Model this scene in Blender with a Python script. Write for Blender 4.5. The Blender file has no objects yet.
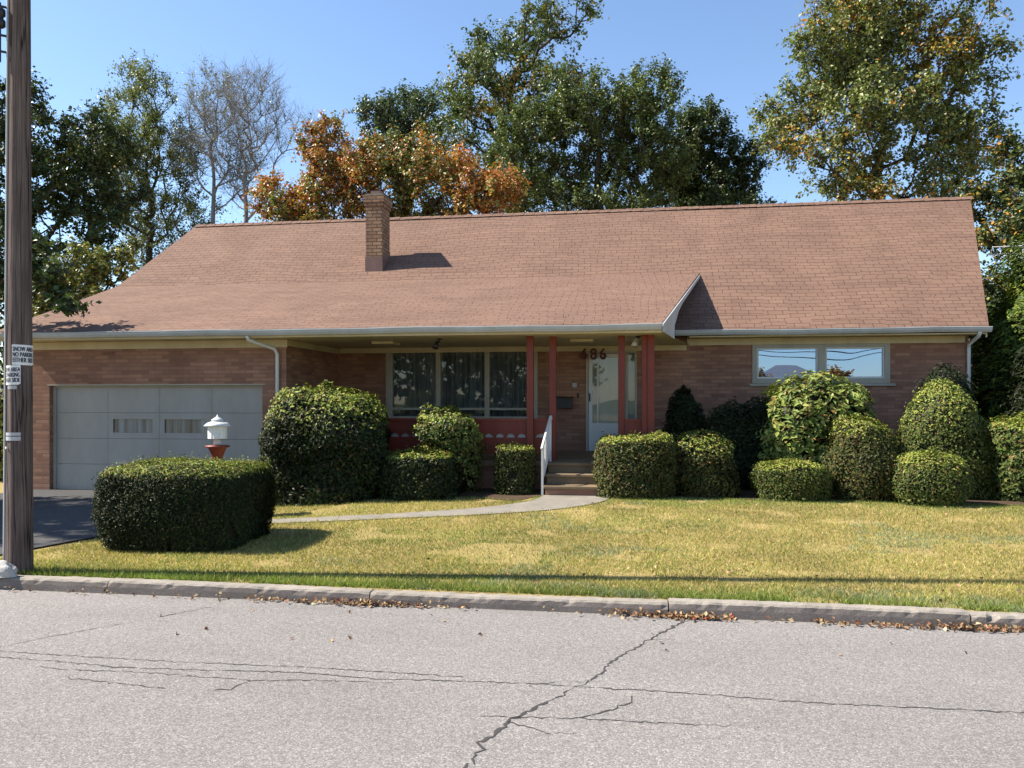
import bpy, math, random
import numpy as np
from mathutils import Vector, Matrix

random.seed(7)
C = bpy.context.scene
R = math.radians

# ------------------------------------------------------------------ camera, sky, sun, exposure
ZC = 2.05
cam = bpy.data.cameras.new('camera')
co = bpy.data.objects.new('camera', cam)
C.collection.objects.link(co)
C.camera = co
co.location = (0, 0, ZC)
co.rotation_euler = (R(90), 0, R(8.5))
cam.sensor_fit = 'HORIZONTAL'
cam.sensor_width = 36.0
cam.lens = 36.0 * 769 / 1024
cam.shift_y = 16 / 1024
cam.clip_end = 2000

SUN_EL, SUN_AZ = 46.5, 5.5          # the sun stands over -X, a little towards the street
W = bpy.data.worlds.new('World')
C.world = W
W.use_nodes = True
nt = W.node_tree
nt.nodes.clear()
sky = nt.nodes.new('ShaderNodeTexSky')
sky.sky_type = 'NISHITA'
sky.sun_disc = False
sky.sun_elevation = R(SUN_EL)
sky.sun_rotation = R(270 - SUN_AZ)
sky.air_density = 1.0
sky.dust_density = 0.2
sky.ozone_density = 3.0
bg = nt.nodes.new('ShaderNodeBackground')
bg.inputs['Strength'].default_value = 0.095
wo = nt.nodes.new('ShaderNodeOutputWorld')
nt.links.new(sky.outputs[0], bg.inputs[0])
nt.links.new(bg.outputs[0], wo.inputs[0])

sl = bpy.data.lights.new('sun', 'SUN')
sl.energy = 5.0
sl.angle = R(0.53)
sl.color = (1.0, 0.93, 0.82)
so = bpy.data.objects.new('sun', sl)
C.collection.objects.link(so)
so.location = (-20, 0, 30)
ce, se, ca, sa = math.cos(R(SUN_EL)), math.sin(R(SUN_EL)), math.cos(R(SUN_AZ)), math.sin(R(SUN_AZ))
so.rotation_euler = Vector((ce * ca, ce * sa, -se)).to_track_quat('-Z', 'Y').to_euler()

C.view_settings.view_transform = 'Standard'
C.view_settings.look = 'None'
C.view_settings.gamma = 1
C.view_settings.exposure = 1.35
C.cycles.max_bounces = 6
C.cycles.transparent_max_bounces = 12

# ------------------------------------------------------------------ materials
def newmat(name):
    m = bpy.data.materials.new(name)
    m.use_nodes = True
    m.node_tree.nodes.clear()
    return m

class NT:
    def __init__(s, m):
        s.t = m.node_tree
    def n(s, typ, **kw):
        nd = s.t.nodes.new(typ)
        for k, v in kw.items():
            if k in nd.inputs: nd.inputs[k].default_value = v
            else: setattr(nd, k, v)
        return nd
    def l(s, a, b): s.t.links.new(a, b)

def ramp(g, fac, stops):
    r = g.n('ShaderNodeValToRGB')
    el = r.color_ramp.elements
    while len(el) < len(stops): el.new(0.5)
    for e, (p, c) in zip(el, stops):
        e.position = p
        e.color = (*c, 1)
    g.l(fac, r.inputs[0])
    return r.outputs[0]

def mixc(g, fac, a, b, mode='MIX'):
    m = g.n('ShaderNodeMix', data_type='RGBA', blend_type=mode)
    for sock, v in ((m.inputs[0], fac), (m.inputs[6], a), (m.inputs[7], b)):
        if hasattr(v, 'is_output'): g.l(v, sock)
        elif isinstance(v, (int, float)): sock.default_value = v
        else: sock.default_value = (*v, 1)
    return m.outputs[2]

def noise(g, vec, scale, detail=4, rough=0.55, stretch=None):
    if stretch:
        mp = g.n('ShaderNodeMapping')
        mp.inputs['Scale'].default_value = stretch
        g.l(vec, mp.inputs[0])
        vec = mp.outputs[0]
    n = g.n('ShaderNodeTexNoise')
    n.inputs['Scale'].default_value = scale
    n.inputs['Detail'].default_value = detail
    n.inputs['Roughness'].default_value = rough
    g.l(vec, n.inputs['Vector'])
    return n.outputs['Fac']

def finish(g, col, rough=0.7, bump=None, bstr=0.3, bdist=0.01, spec=0.35, metallic=0.0):
    p = g.n('ShaderNodeBsdfPrincipled')
    if hasattr(col, 'is_output'): g.l(col, p.inputs['Base Color'])
    else: p.inputs['Base Color'].default_value = (*col, 1)
    if hasattr(rough, 'is_output'): g.l(rough, p.inputs['Roughness'])
    else: p.inputs['Roughness'].default_value = rough
    p.inputs['Specular IOR Level'].default_value = spec
    p.inputs['Metallic'].default_value = metallic
    if bump is not None:
        b = g.n('ShaderNodeBump')
        b.inputs['Strength'].default_value = bstr
        b.inputs['Distance'].default_value = bdist
        g.l(bump, b.inputs['Height'])
        g.l(b.outputs[0], p.inputs['Normal'])
    o = g.n('ShaderNodeOutputMaterial')
    g.l(p.outputs[0], o.inputs[0])
    return p

def paint(name, col, rough=0.5, dirt=0.25, scale=3.0, spec=0.4):
    m = newmat(name); g = NT(m)
    tc = g.n('ShaderNodeTexCoord').outputs['Object']
    n1 = noise(g, tc, scale, 6, 0.65, (1, 1, 0.35))
    n2 = noise(g, tc, 45, 3)
    d = tuple(c * (1 - dirt) * k for c, k in zip(col, (0.98, 0.95, 0.88)))
    c = mixc(g, ramp(g, n1, [(0.35, (0, 0, 0)), (0.75, (1, 1, 1))]), col, d)
    finish(g, c, rough, n2, 0.08, 0.004, spec)
    return m

def uvnode(g):
    return g.n('ShaderNodeUVMap', uv_map='UVMap').outputs[0]

def brick(name, c1, c2, mortar, dark, bw=0.30, bh=0.078, ms=0.008):
    m = newmat(name); g = NT(m)
    uv = uvnode(g)
    b = g.n('ShaderNodeTexBrick')
    b.offset = 0.5
    b.inputs['Scale'].default_value = 1
    b.inputs['Brick Width'].default_value = bw
    b.inputs['Row Height'].default_value = bh
    b.inputs['Mortar Size'].default_value = ms
    b.inputs['Mortar Smooth'].default_value = 0.3
    b.inputs['Bias'].default_value = -0.1
    b.inputs['Color1'].default_value = (*c1, 1)
    b.inputs['Color2'].default_value = (*c2, 1)
    b.inputs['Mortar'].default_value = (*mortar, 1)
    g.l(uv, b.inputs['Vector'])
    # a second brick pattern of the same grid picks single darker bricks
    b2 = g.n('ShaderNodeTexBrick')
    b2.offset = 0.5
    for k, v in (('Scale', 1), ('Brick Width', bw), ('Row Height', bh), ('Mortar Size', 0.0), ('Bias', -0.55)):
        b2.inputs[k].default_value = v
    b2.inputs['Color1'].default_value = (0, 0, 0, 1)
    b2.inputs['Color2'].default_value = (1, 1, 1, 1)
    mp = g.n('ShaderNodeMapping')
    mp.inputs['Location'].default_value = (bw * 14, bh * 22, 0)
    g.l(uv, mp.inputs[0]); g.l(mp.outputs[0], b2.inputs['Vector'])
    c = mixc(g, b2.outputs['Color'], b.outputs['Color'], dark)
    c = mixc(g, b.outputs['Fac'], c, mortar)
    n1 = noise(g, uv, 1.3, 6, 0.6)
    n2 = noise(g, uv, 60, 3)
    c = mixc(g, 1.0, c, ramp(g, n1, [(0.25, (0.72, 0.70, 0.70)), (0.75, (1.12, 1.1, 1.08))]), 'MULTIPLY')
    c = mixc(g, 1.0, c, ramp(g, n2, [(0.3, (0.8, 0.8, 0.8)), (0.7, (1.15, 1.15, 1.15))]), 'MULTIPLY')
    inv = g.n('ShaderNodeMath', operation='SUBTRACT'); inv.inputs[0].default_value = 1
    g.l(b.outputs['Fac'], inv.inputs[1])
    finish(g, c, 0.85, inv.outputs[0], 0.6, 0.008, 0.2)
    return m

def shingle(name):
    m = newmat(name); g = NT(m)
    uv = uvnode(g)
    mp0 = g.n('ShaderNodeMapping')
    g.l(uv, mp0.inputs[0])
    wob = noise(g, uv, 0.7, 3)
    off = g.n('ShaderNodeVectorMath', operation='MULTIPLY_ADD')
    cmb = g.n('ShaderNodeCombineXYZ')
    g.l(wob, cmb.inputs[1])
    g.l(cmb.outputs[0], off.inputs[0]); off.inputs[1].default_value = (0, 0.02, 0); g.l(mp0.outputs[0], off.inputs[2])
    b = g.n('ShaderNodeTexBrick')
    b.offset = 0.5
    for k, v in (('Scale', 1), ('Brick Width', 0.305), ('Row Height', 0.15), ('Mortar Size', 0.008), ('Mortar Smooth', 0.5), ('Bias', 0.0)):
        b.inputs[k].default_value = v
    b.inputs['Color1'].default_value = (0.174, 0.105, 0.0745, 1)
    b.inputs['Color2'].default_value = (0.157, 0.094, 0.0675, 1)
    b.inputs['Mortar'].default_value = (0.075, 0.043, 0.032, 1)
    g.l(off.outputs[0], b.inputs['Vector'])
    n1 = noise(g, uv, 0.55, 7, 0.62)
    n2 = noise(g, uv, 90, 3, 0.7)
    n3 = noise(g, uv, 3.0, 5, 0.6, (0.25, 1, 1))
    c = b.outputs['Color']
    c = mixc(g, 1.0, c, ramp(g, n1, [(0.25, (0.88, 0.86, 0.86)), (0.5, (1, 1, 1)), (0.8, (1.10, 1.09, 1.08))]), 'MULTIPLY')
    c = mixc(g, 1.0, c, ramp(g, n3, [(0.3, (0.85, 0.84, 0.84)), (0.7, (1.1, 1.1, 1.1))]), 'MULTIPLY')
    c = mixc(g, 1.0, c, ramp(g, n2, [(0.25, (0.72, 0.72, 0.74)), (0.75, (1.25, 1.24, 1.22))]), 'MULTIPLY')
    n5 = noise(g, uv, 1.0, 6, 0.65, (1.6, 0.16, 1))
    c = mixc(g, 1.0, c, ramp(g, n5, [(0.3, (0.91, 0.90, 0.90)), (0.5, (1, 1, 1)), (0.75, (1.05, 1.05, 1.04))]), 'MULTIPLY')
    inv = g.n('ShaderNodeMath', operation='SUBTRACT'); inv.inputs[0].default_value = 1
    g.l(b.outputs['Fac'], inv.inputs[1])
    finish(g, c, 0.9, inv.outputs[0], 0.8, 0.01, 0.2)
    return m

def asphalt(name, base, spread, patch=0.12):
    m = newmat(name); g = NT(m)
    tc = g.n('ShaderNodeTexCoord').outputs['Object']
    v = g.n('ShaderNodeTexVoronoi'); v.inputs['Scale'].default_value = 125
    g.l(tc, v.inputs['Vector'])
    sep = g.n('ShaderNodeSeparateColor'); g.l(v.outputs['Color'], sep.inputs[0])
    lo = tuple(c * (1 - spread) for c in base)
    hi = tuple(c * (1 + spread * 1.25) for c in base)
    c = ramp(g, sep.outputs[0], [(0.0, lo), (0.55, base), (0.9, hi), (1.0, tuple(min(1, x * 1.3) for x in hi))])
    n1 = noise(g, tc, 0.35, 6, 0.6, (0.5, 1, 1))
    c = mixc(g, 1.0, c, ramp(g, n1, [(0.25, (1 - patch,) * 3), (0.75, (1 + patch,) * 3)]), 'MULTIPLY')
    n2 = noise(g, tc, 26, 4, 0.7)
    c = mixc(g, 1.0, c, ramp(g, n2, [(0.3, (0.84, 0.83, 0.83)), (0.7, (1.12, 1.12, 1.12))]), 'MULTIPLY')
    ns = noise(g, tc, 1.1, 5, 0.7, (0.16, 1, 1))
    c = mixc(g, 1.0, c, ramp(g, ns, [(0.28, (0.88, 0.875, 0.87)), (0.5, (1, 1, 1)), (0.8, (1.05, 1.05, 1.05))]), 'MULTIPLY')
    nq = noise(g, tc, 2.3, 3, 0.5)
    c = mixc(g, ramp(g, nq, [(0.70, (0, 0, 0)), (0.78, (0.30, 0.30, 0.30))]), c, tuple(x * 0.55 for x in base))
    n3 = noise(g, tc, 170, 2, 0.7)
    finish(g, c, 0.92, n3, 0.5, 0.006, 0.15)
    return m

def concrete(name, base):
    m = newmat(name); g = NT(m)
    tc = g.n('ShaderNodeTexCoord').outputs['Object']
    n1 = noise(g, tc, 2.5, 7, 0.65)
    n2 = noise(g, tc, 70, 4, 0.7)
    c = ramp(g, n1, [(0.25, tuple(x * 0.7 for x in base)), (0.75, tuple(x * 1.15 for x in base))])
    c = mixc(g, 1.0, c, ramp(g, n2, [(0.3, (0.72, 0.71, 0.70)), (0.7, (1.18, 1.18, 1.17))]), 'MULTIPLY')
    finish(g, c, 0.9, n2, 0.5, 0.008, 0.15)
    return m

def leafmat(name, trans=0.28, rough=0.45, spec=0.35):
    m = newmat(name); g = NT(m)
    a = g.n('ShaderNodeAttribute', attribute_name='Col')
    p = g.n('ShaderNodeBsdfPrincipled')
    g.l(a.outputs['Color'], p.inputs['Base Color'])
    p.inputs['Roughness'].default_value = rough
    p.inputs['Specular IOR Level'].default_value = spec
    t = g.n('ShaderNodeBsdfTranslucent')
    tc = mixc(g, 1.0, a.outputs['Color'], (1.25, 1.35, 0.7), 'MULTIPLY')
    g.l(tc, t.inputs[0])
    mx = g.n('ShaderNodeMixShader'); mx.inputs[0].default_value = trans
    g.l(p.outputs[0], mx.inputs[1]); g.l(t.outputs[0], mx.inputs[2])
    o = g.n('ShaderNodeOutputMaterial')
    g.l(mx.outputs[0], o.inputs[0])
    return m

def barkmat(name, c1, c2, scale=6, stretch=(1, 1, 0.12)):
    m = newmat(name); g = NT(m)
    tc = g.n('ShaderNodeTexCoord').outputs['Object']
    n1 = noise(g, tc, scale, 6, 0.7, stretch)
    n2 = noise(g, tc, scale * 6, 4, 0.7, stretch)
    c = ramp(g, n1, [(0.3, c1), (0.7, c2)])
    c = mixc(g, 1.0, c, ramp(g, n2, [(0.35, (0.55, 0.55, 0.55)), (0.65, (1.2, 1.2, 1.2))]), 'MULTIPLY')
    finish(g, c, 0.9, n2, 0.7, 0.01, 0.15)
    return m

def glassmat(name, refl, tint=(1, 1, 1), gcol=(0.95, 0.97, 1.0)):
    m = newmat(name); g = NT(m)
    t = g.n('ShaderNodeBsdfTransparent'); t.inputs[0].default_value = (*tint, 1)
    gl = g.n('ShaderNodeBsdfGlossy'); gl.inputs['Roughness'].default_value = 0.0
    gl.inputs[0].default_value = (*gcol, 1)
    tc = g.n('ShaderNodeTexCoord').outputs['Object']
    nz = noise(g, tc, 0.9, 1, 0.4)
    b = g.n('ShaderNodeBump'); b.inputs['Strength'].default_value = 0.15; b.inputs['Distance'].default_value = 0.02
    g.l(nz, b.inputs['Height']); g.l(b.outputs[0], gl.inputs['Normal'])
    fr = g.n('ShaderNodeFresnel'); fr.inputs['IOR'].default_value = 1.5
    ad = g.n('ShaderNodeMath', operation='ADD', use_clamp=True); ad.inputs[1].default_value = refl
    g.l(fr.outputs[0], ad.inputs[0])
    mx = g.n('ShaderNodeMixShader')
    g.l(ad.outputs[0], mx.inputs[0]); g.l(t.outputs[0], mx.inputs[1]); g.l(gl.outputs[0], mx.inputs[2])
    o = g.n('ShaderNodeOutputMaterial'); g.l(mx.outputs[0], o.inputs[0])
    return m

M = {}
M['brick'] = brick('brown_brick', (0.375, 0.200, 0.130), (0.25, 0.125, 0.085), (0.215, 0.145, 0.105), (0.145, 0.070, 0.049))
M['chimney_brick'] = brick('tan_chimney_brick', (0.40, 0.245, 0.14), (0.30, 0.17, 0.10), (0.12, 0.085, 0.065), (0.12, 0.065, 0.045), 0.24, 0.09, 0.014)
M['shingle'] = shingle('brown_asphalt_shingle')
M['asphalt'] = asphalt('worn_asphalt', (0.182, 0.170, 0.161), 0.32)
M['drive'] = asphalt('dark_driveway_asphalt', (0.062, 0.060, 0.060), 0.3, 0.25)
M['crack'] = paint('road_crack', (0.045, 0.042, 0.042), 0.95, 0.3)
M['concrete'] = concrete('pale_concrete', (0.225, 0.205, 0.175))
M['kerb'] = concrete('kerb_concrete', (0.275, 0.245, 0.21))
M['kerb_face'] = concrete('shaded_dirty_kerb_face', (0.20, 0.17, 0.15))  # front face coloured darker than the top: dirt plus painted-in shade
M['step'] = concrete('tan_step_concrete', (0.22, 0.16, 0.10))
M['white'] = paint('white_paint', (0.60, 0.60, 0.58), 0.45, 0.15)
M['gutter'] = paint('gutter_paint', (0.43, 0.445, 0.45), 0.4, 0.2)
M['cream'] = paint('cream_trim_paint', (0.55, 0.47, 0.30), 0.55, 0.2)
M['trim'] = paint('beige_window_trim', (0.36, 0.33, 0.265), 0.5, 0.2)
M['garage'] = paint('garage_door_paint', (0.33, 0.312, 0.285), 0.45, 0.15)
M['red'] = paint('red_brown_paint', (0.19, 0.030, 0.015), 0.5, 0.3)
M['darkred'] = paint('house_number_red', (0.10, 0.012, 0.010), 0.5, 0.2)
M['black'] = paint('black_metal', (0.02, 0.02, 0.022), 0.4, 0.2)
M['steel'] = paint('grey_metal', (0.42, 0.42, 0.42), 0.35, 0.3)
M['wire'] = paint('aluminium_tube', (0.6, 0.6, 0.6), 0.3, 0.1)
M['flash'] = paint('brown_flashing', (0.20, 0.115, 0.095), 0.5, 0.3)
M['glass'] = glassmat('window_glass', 0.02, (0.75, 0.8, 0.82))
M['mirror_glass'] = glassmat('storm_window_glass', 0.5, (0.6, 0.7, 0.8), (0.42, 0.58, 0.85))  # reflection tinted blue, standing in for a bluer mirrored sky
M['door_glass'] = glassmat('door_glass', 0.02, (0.8, 0.85, 0.85))
M['paper'] = paint('sign_paper', (0.74, 0.74, 0.72), 0.6, 0.12, 14)
M['ink'] = paint('sign_ink', (0.03, 0.03, 0.06), 0.6, 0.2)
def polemat(name, c1, c2):
    m = newmat(name); g = NT(m)
    tc = g.n('ShaderNodeTexCoord').outputs['Object']
    n1 = noise(g, tc, 9, 6, 0.7, (1, 1, 0.05))
    n2 = noise(g, tc, 55, 4, 0.7, (1, 1, 0.03))
    n3 = noise(g, tc, 13, 2, 0.5, (1, 1, 0.025))
    n4 = noise(g, tc, 1.3, 4, 0.6)
    c = ramp(g, n1, [(0.3, c1), (0.7, c2)])
    c = mixc(g, 1.0, c, ramp(g, n2, [(0.35, (0.6, 0.6, 0.6)), (0.65, (1.25, 1.25, 1.25))]), 'MULTIPLY')
    c = mixc(g, 1.0, c, ramp(g, n4, [(0.3, (0.8, 0.78, 0.8)), (0.7, (1.2, 1.18, 1.15))]), 'MULTIPLY')
    sp = ramp(g, n3, [(0.475, (0, 0, 0)), (0.497, (1, 1, 1)), (0.503, (1, 1, 1)), (0.525, (0, 0, 0))])
    c = mixc(g, sp, c, (0.022, 0.017, 0.015))
    finish(g, c, 0.92, n2, 0.8, 0.01, 0.12)
    return m
M['pole'] = polemat('weathered_pole_wood', (0.095, 0.070, 0.060), (0.165, 0.128, 0.110))
M['twig'] = barkmat('pale_twig_bark', (0.19, 0.175, 0.175), (0.28, 0.26, 0.255))
M['bark'] = barkmat('grey_brown_bark', (0.045, 0.036, 0.028), (0.10, 0.08, 0.062))
M['leaf'] = leafmat('tree_leaves', 0.2, 0.42, 0.3)
M['shrubleaf'] = leafmat('shrub_leaves', 0.10, 0.5, 0.14)
M['grass'] = leafmat('grass_blades', 0.3, 0.6, 0.2)
M['litter'] = leafmat('dry_leaves', 0.1, 0.7, 0.2)
M['rock'] = concrete('grey_rock', (0.42, 0.40, 0.38))
M['frosted'] = paint('frosted_lamp_glass', (0.74, 0.74, 0.72), 0.25, 0.25, 20)
M['interior'] = paint('room_wall', (0.35, 0.32, 0.28), 0.8, 0.1)
M['grey_roof'] = paint('grey_shingle', (0.20, 0.19, 0.19), 0.9, 0.3)

def curtain_mat(name, c1, c2, freq):
    m = newmat(name); g = NT(m)
    tc = g.n('ShaderNodeTexCoord').outputs['Object']
    n1 = noise(g, tc, freq, 3, 0.6, (1, 0.05, 0.03))
    c = ramp(g, n1, [(0.3, c1), (0.7, c2)])
    finish(g, c, 0.9)
    return m
M['curtain'] = curtain_mat('grey_curtain', (0.17, 0.18, 0.18), (0.40, 0.41, 0.40), 9)
M['garage_curtain'] = curtain_mat('striped_curtain', (0.02, 0.03, 0.05), (0.62, 0.70, 0.78), 8)

def ground_mat(name, a, b, c_, soil):
    m = newmat(name); g = NT(m)
    tc = g.n('ShaderNodeTexCoord').outputs['Object']
    n1 = noise(g, tc, 0.8, 5, 0.6)
    n2 = noise(g, tc, 35, 4, 0.7)
    c = ramp(g, n1, [(0.3, a), (0.55, b), (0.75, c_)])
    c = mixc(g, ramp(g, n2, [(0.45, (0, 0, 0)), (0.7, (0.8, 0.8, 0.8))]), c, soil)
    finish(g, c, 0.95, n2, 0.6, 0.02, 0.1)
    return m
M['lawn'] = ground_mat('dry_lawn', (0.22, 0.18, 0.06), (0.29, 0.22, 0.085), (0.20, 0.17, 0.06), (0.20, 0.14, 0.08))
M['earth'] = ground_mat('grass_earth', (0.07, 0.09, 0.025), (0.10, 0.11, 0.035), (0.06, 0.08, 0.02), (0.08, 0.06, 0.035))
M['mulch'] = ground_mat('dark_mulch', (0.05, 0.034, 0.022), (0.07, 0.045, 0.03), (0.04, 0.03, 0.02), (0.09, 0.06, 0.04))

# ------------------------------------------------------------------ object helpers
def tag(o, label=None, cat=None, group=None, kind=None):
    if label: o['label'] = label
    if cat: o['category'] = cat
    if group: o['group'] = group
    if kind: o['kind'] = kind
    return o

def empty(name, loc, label, cat, group=None):
    o = bpy.data.objects.new(name, None)
    C.collection.objects.link(o)
    o.location = loc
    o.empty_display_size = 0.3
    return tag(o, label, cat, group)

def attach(o, parent):
    """coordinates stay world metres; the parent (an Empty at the base) only carries the thing"""
    if parent is None: return
    o.parent = parent
    if parent.type == 'EMPTY':
        o.matrix_parent_inverse = Matrix.Translation(-Vector(parent.location))

class MB:
    def __init__(s): s.v = []; s.f = []; s.m = []
    def add(s, vs, fs, mi=0):
        b = len(s.v)
        s.v += [tuple(v) for v in vs]
        for f in fs:
            s.f.append([i + b for i in f]); s.m.append(mi)
        return s
    def poly(s, vs, mi=0): return s.add(vs, [list(range(len(vs)))], mi)
    def box(s, x0, x1, y0, y1, z0, z1, mi=0):
        v = [(x0, y0, z0), (x1, y0, z0), (x1, y1, z0), (x0, y1, z0), (x0, y0, z1), (x1, y0, z1), (x1, y1, z1), (x0, y1, z1)]
        return s.add(v, [(0, 3, 2, 1), (4, 5, 6, 7), (0, 1, 5, 4), (1, 2, 6, 5), (2, 3, 7, 6), (3, 0, 4, 7)], mi)
    def slab(s, top, th, mi=0, drop=None):
        """a plate: top polygon (counter-clockwise from above) and its copy th lower"""
        n = len(top)
        bot = [(x, y, z - th) for x, y, z in top]
        fs = [list(range(n)), list(range(2 * n - 1, n - 1, -1))]
        for i in range(n):
            j = (i + 1) % n
            fs.append([i, i + n, j + n, j])
        return s.add(list(top) + bot, fs, mi)
    def tube(s, pts, r, n=8, mi=0, cap=True):
        pts = [Vector(p) for p in pts]
        rs = r if isinstance(r, (list, tuple)) else [r] * len(pts)
        vs = []; prev = None
        for i, p in enumerate(pts):
            d = (pts[min(i + 1, len(pts) - 1)] - pts[max(i - 1, 0)]).normalized()
            if prev is None:
                a = d.orthogonal().normalized()
            else:
                a = (prev - d * prev.dot(d)).normalized()
            prev = a
            b = d.cross(a)
            for k in range(n):
                t = 2 * math.pi * k / n
                vs.append(p + (a * math.cos(t) + b * math.sin(t)) * rs[i])
        fs = []
        for i in range(len(pts) - 1):
            for k in range(n):
                k2 = (k + 1) % n
                fs.append((i * n + k, i * n + k2, (i + 1) * n + k2, (i + 1) * n + k))
        if cap:
            fs.append(list(range(n - 1, -1, -1)))
            fs.append([(len(pts) - 1) * n + k for k in range(n)])
        return s.add(vs, fs, mi)
    def lathe(s, prof, x, y, n=20, mi=0):
        vs = []
        for r, z in prof:
            for k in range(n):
                t = 2 * math.pi * k / n
                vs.append((x + r * math.cos(t), y + r * math.sin(t), z))
        fs = []
        for i in range(len(prof) - 1):
            for k in range(n):
                k2 = (k + 1) % n
                fs.append((i * n + k, i * n + k2, (i + 1) * n + k2, (i + 1) * n + k))
        fs.append(list(range(n - 1, -1, -1)))
        fs.append([(len(prof) - 1) * n + k for k in range(n)])
        return s.add(vs, fs, mi)
    def build(s, name, mats, parent=None, smooth=False, bevel=0):
        me = bpy.data.meshes.new(name)
        me.from_pydata(s.v, [], s.f)
        if not isinstance(mats, (list, tuple)): mats = [mats]
        for m in mats: me.materials.append(m)
        me.polygons.foreach_set('material_index', s.m)
        uv = me.uv_layers.new(name='UVMap')
        for p in me.polygons:
            nrm = p.normal
            if abs(nrm.z) > 0.96: t, b = Vector((1, 0, 0)), Vector((0, 1, 0))
            else:
                t = Vector((-nrm.y, nrm.x, 0)).normalized()
                b = nrm.cross(t)
            for li in p.loop_indices:
                c = me.vertices[me.loops[li].vertex_index].co
                uv.data[li].uv = (c.dot(t), c.dot(b))
        if smooth: me.polygons.foreach_set('use_smooth', [True] * len(me.polygons))
        me.update()
        o = bpy.data.objects.new(name, me)
        C.collection.objects.link(o)
        attach(o, parent)
        if bevel:
            b = o.modifiers.new('bevel', 'BEVEL'); b.width = bevel; b.segments = 2; b.limit_method = 'ANGLE'
        return o

def bx(name, mat, parent, *a, bevel=0.006):
    return MB().box(*a).build(name, mat, parent, bevel=bevel)

class NP:
    """batched mesh of many small faces, with one colour per face"""
    def __init__(s): s.v = []; s.f = []; s.c = []; s.m = []; s.n = 0; s.sm = []
    def add(s, v, f, col, mi=0, smooth=False):
        f = np.asarray(f, np.int64) + s.n
        s.v.append(np.asarray(v, np.float32)); s.n += len(v)
        s.f.append(f)
        col = np.broadcast_to(np.asarray(col, np.float32), (len(f), 3))
        s.c.append(col); s.m.append(np.full(len(f), mi, np.int32)); s.sm.append(np.full(len(f), smooth, bool))
    def build(s, name, mats, parent=None):
        V = np.concatenate(s.v)
        loops = np.concatenate([f.reshape(-1) for f in s.f])
        tot = np.concatenate([np.full(len(f), f.shape[1], np.int32) for f in s.f])
        st = np.concatenate([[0], np.cumsum(tot)[:-1]]).astype(np.int32)
        me = bpy.data.meshes.new(name)
        me.vertices.add(len(V)); me.vertices.foreach_set('co', V.reshape(-1))
        me.loops.add(len(loops)); me.loops.foreach_set('vertex_index', loops.astype(np.int32))
        me.polygons.add(len(tot)); me.polygons.foreach_set('loop_start', st)
        me.polygons.foreach_set('loop_total', tot)
        for m in (mats if isinstance(mats, (list, tuple)) else [mats]): me.materials.append(m)
        me.polygons.foreach_set('material_index', np.concatenate(s.m))
        me.polygons.foreach_set('use_smooth', np.concatenate(s.sm))
        at = me.attributes.new('Col', 'FLOAT_COLOR', 'FACE')
        cc = np.concatenate(s.c)
        at.data.foreach_set('color', np.concatenate([cc, np.ones((len(cc), 1), np.float32)], 1).reshape(-1))
        me.update(calc_edges=True)
        o = bpy.data.objects.new(name, me)
        C.collection.objects.link(o)
        attach(o, parent)
        return o

def unit(a): return a / np.maximum(np.linalg.norm(a, axis=-1, keepdims=True), 1e-9)

def vnoise(p, seed=0):
    """smooth value noise in [0,1] at points p (N,k<=3)"""
    p = np.asarray(p, np.float64)
    if p.shape[1] == 2: p = np.concatenate([p, np.zeros((len(p), 1))], 1)
    i = np.floor(p).astype(np.int64); f = p - i; f = f * f * (3 - 2 * f)
    def h(a):
        n = (a[:, 0] * 374761393 + a[:, 1] * 668265263 + a[:, 2] * 2147483647 + seed * 1274126177) & 0x7fffffff
        n = ((n ^ (n >> 13)) * 1274126177) & 0x7fffffff
        return ((n ^ (n >> 16)) & 0xffff) / 65535.0
    r = 0
    for dx in (0, 1):
        for dy in (0, 1):
            for dz in (0, 1):
                w = (f[:, 0] if dx else 1 - f[:, 0]) * (f[:, 1] if dy else 1 - f[:, 1]) * (f[:, 2] if dz else 1 - f[:, 2])
                r = r + w * h(i + np.array([dx, dy, dz]))
    return r

def leaves(P, N, size, rng, aspect=0.55, fold=0.12):
    """rhombic leaves centred on P, facing N"""
    n = len(P)
    t = unit(np.cross(N, rng.normal(size=(n, 3))))
    b = np.cross(N, t)
    L = size[:, None] * t * 0.5
    B = size[:, None] * b * 0.5 * aspect
    up = N * (size[:, None] * fold)
    v = np.stack([P - L, P + B + up - L * 0.1, P + L, P - B + up - L * 0.1], 1).reshape(-1, 3)
    f = np.arange(4 * n).reshape(n, 4)
    return v, f

def pick(pal, n, rng, var=0.25):
    cols = np.array([p[1:4] for p in pal]); w = np.array([p[0] for p in pal], float); w /= w.sum()
    c = cols[rng.choice(len(pal), n, p=w)]
    return np.clip(c * rng.uniform(1 - var, 1 + var, (n, 1)) * rng.uniform(0.93, 1.07, (n, 3)), 0, 1)

def segs(P0, P1, r0, r1, sides):
    d = unit(P1 - P0)
    a = unit(np.cross(d, np.where(np.abs(d[:, 2:3]) < 0.9, [[0, 0, 1.0]], [[1.0, 0, 0]])))
    b = np.cross(d, a)
    k = np.arange(sides) * 2 * math.pi / sides
    ring = a[:, None] * np.cos(k)[None, :, None] + b[:, None] * np.sin(k)[None, :, None]
    A = P0[:, None] + ring * r0[:, None, None]
    B = P1[:, None] + ring * r1[:, None, None]
    v = np.concatenate([A, B], 1).reshape(-1, 3)
    n = len(P0); o = np.arange(n)[:, None, None] * 2 * sides
    kk = np.arange(sides); k2 = (kk + 1) % sides
    f = np.stack([kk, k2, k2 + sides, kk + sides], 1)[None] + o
    return v, f.reshape(-1, 4)

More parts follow.
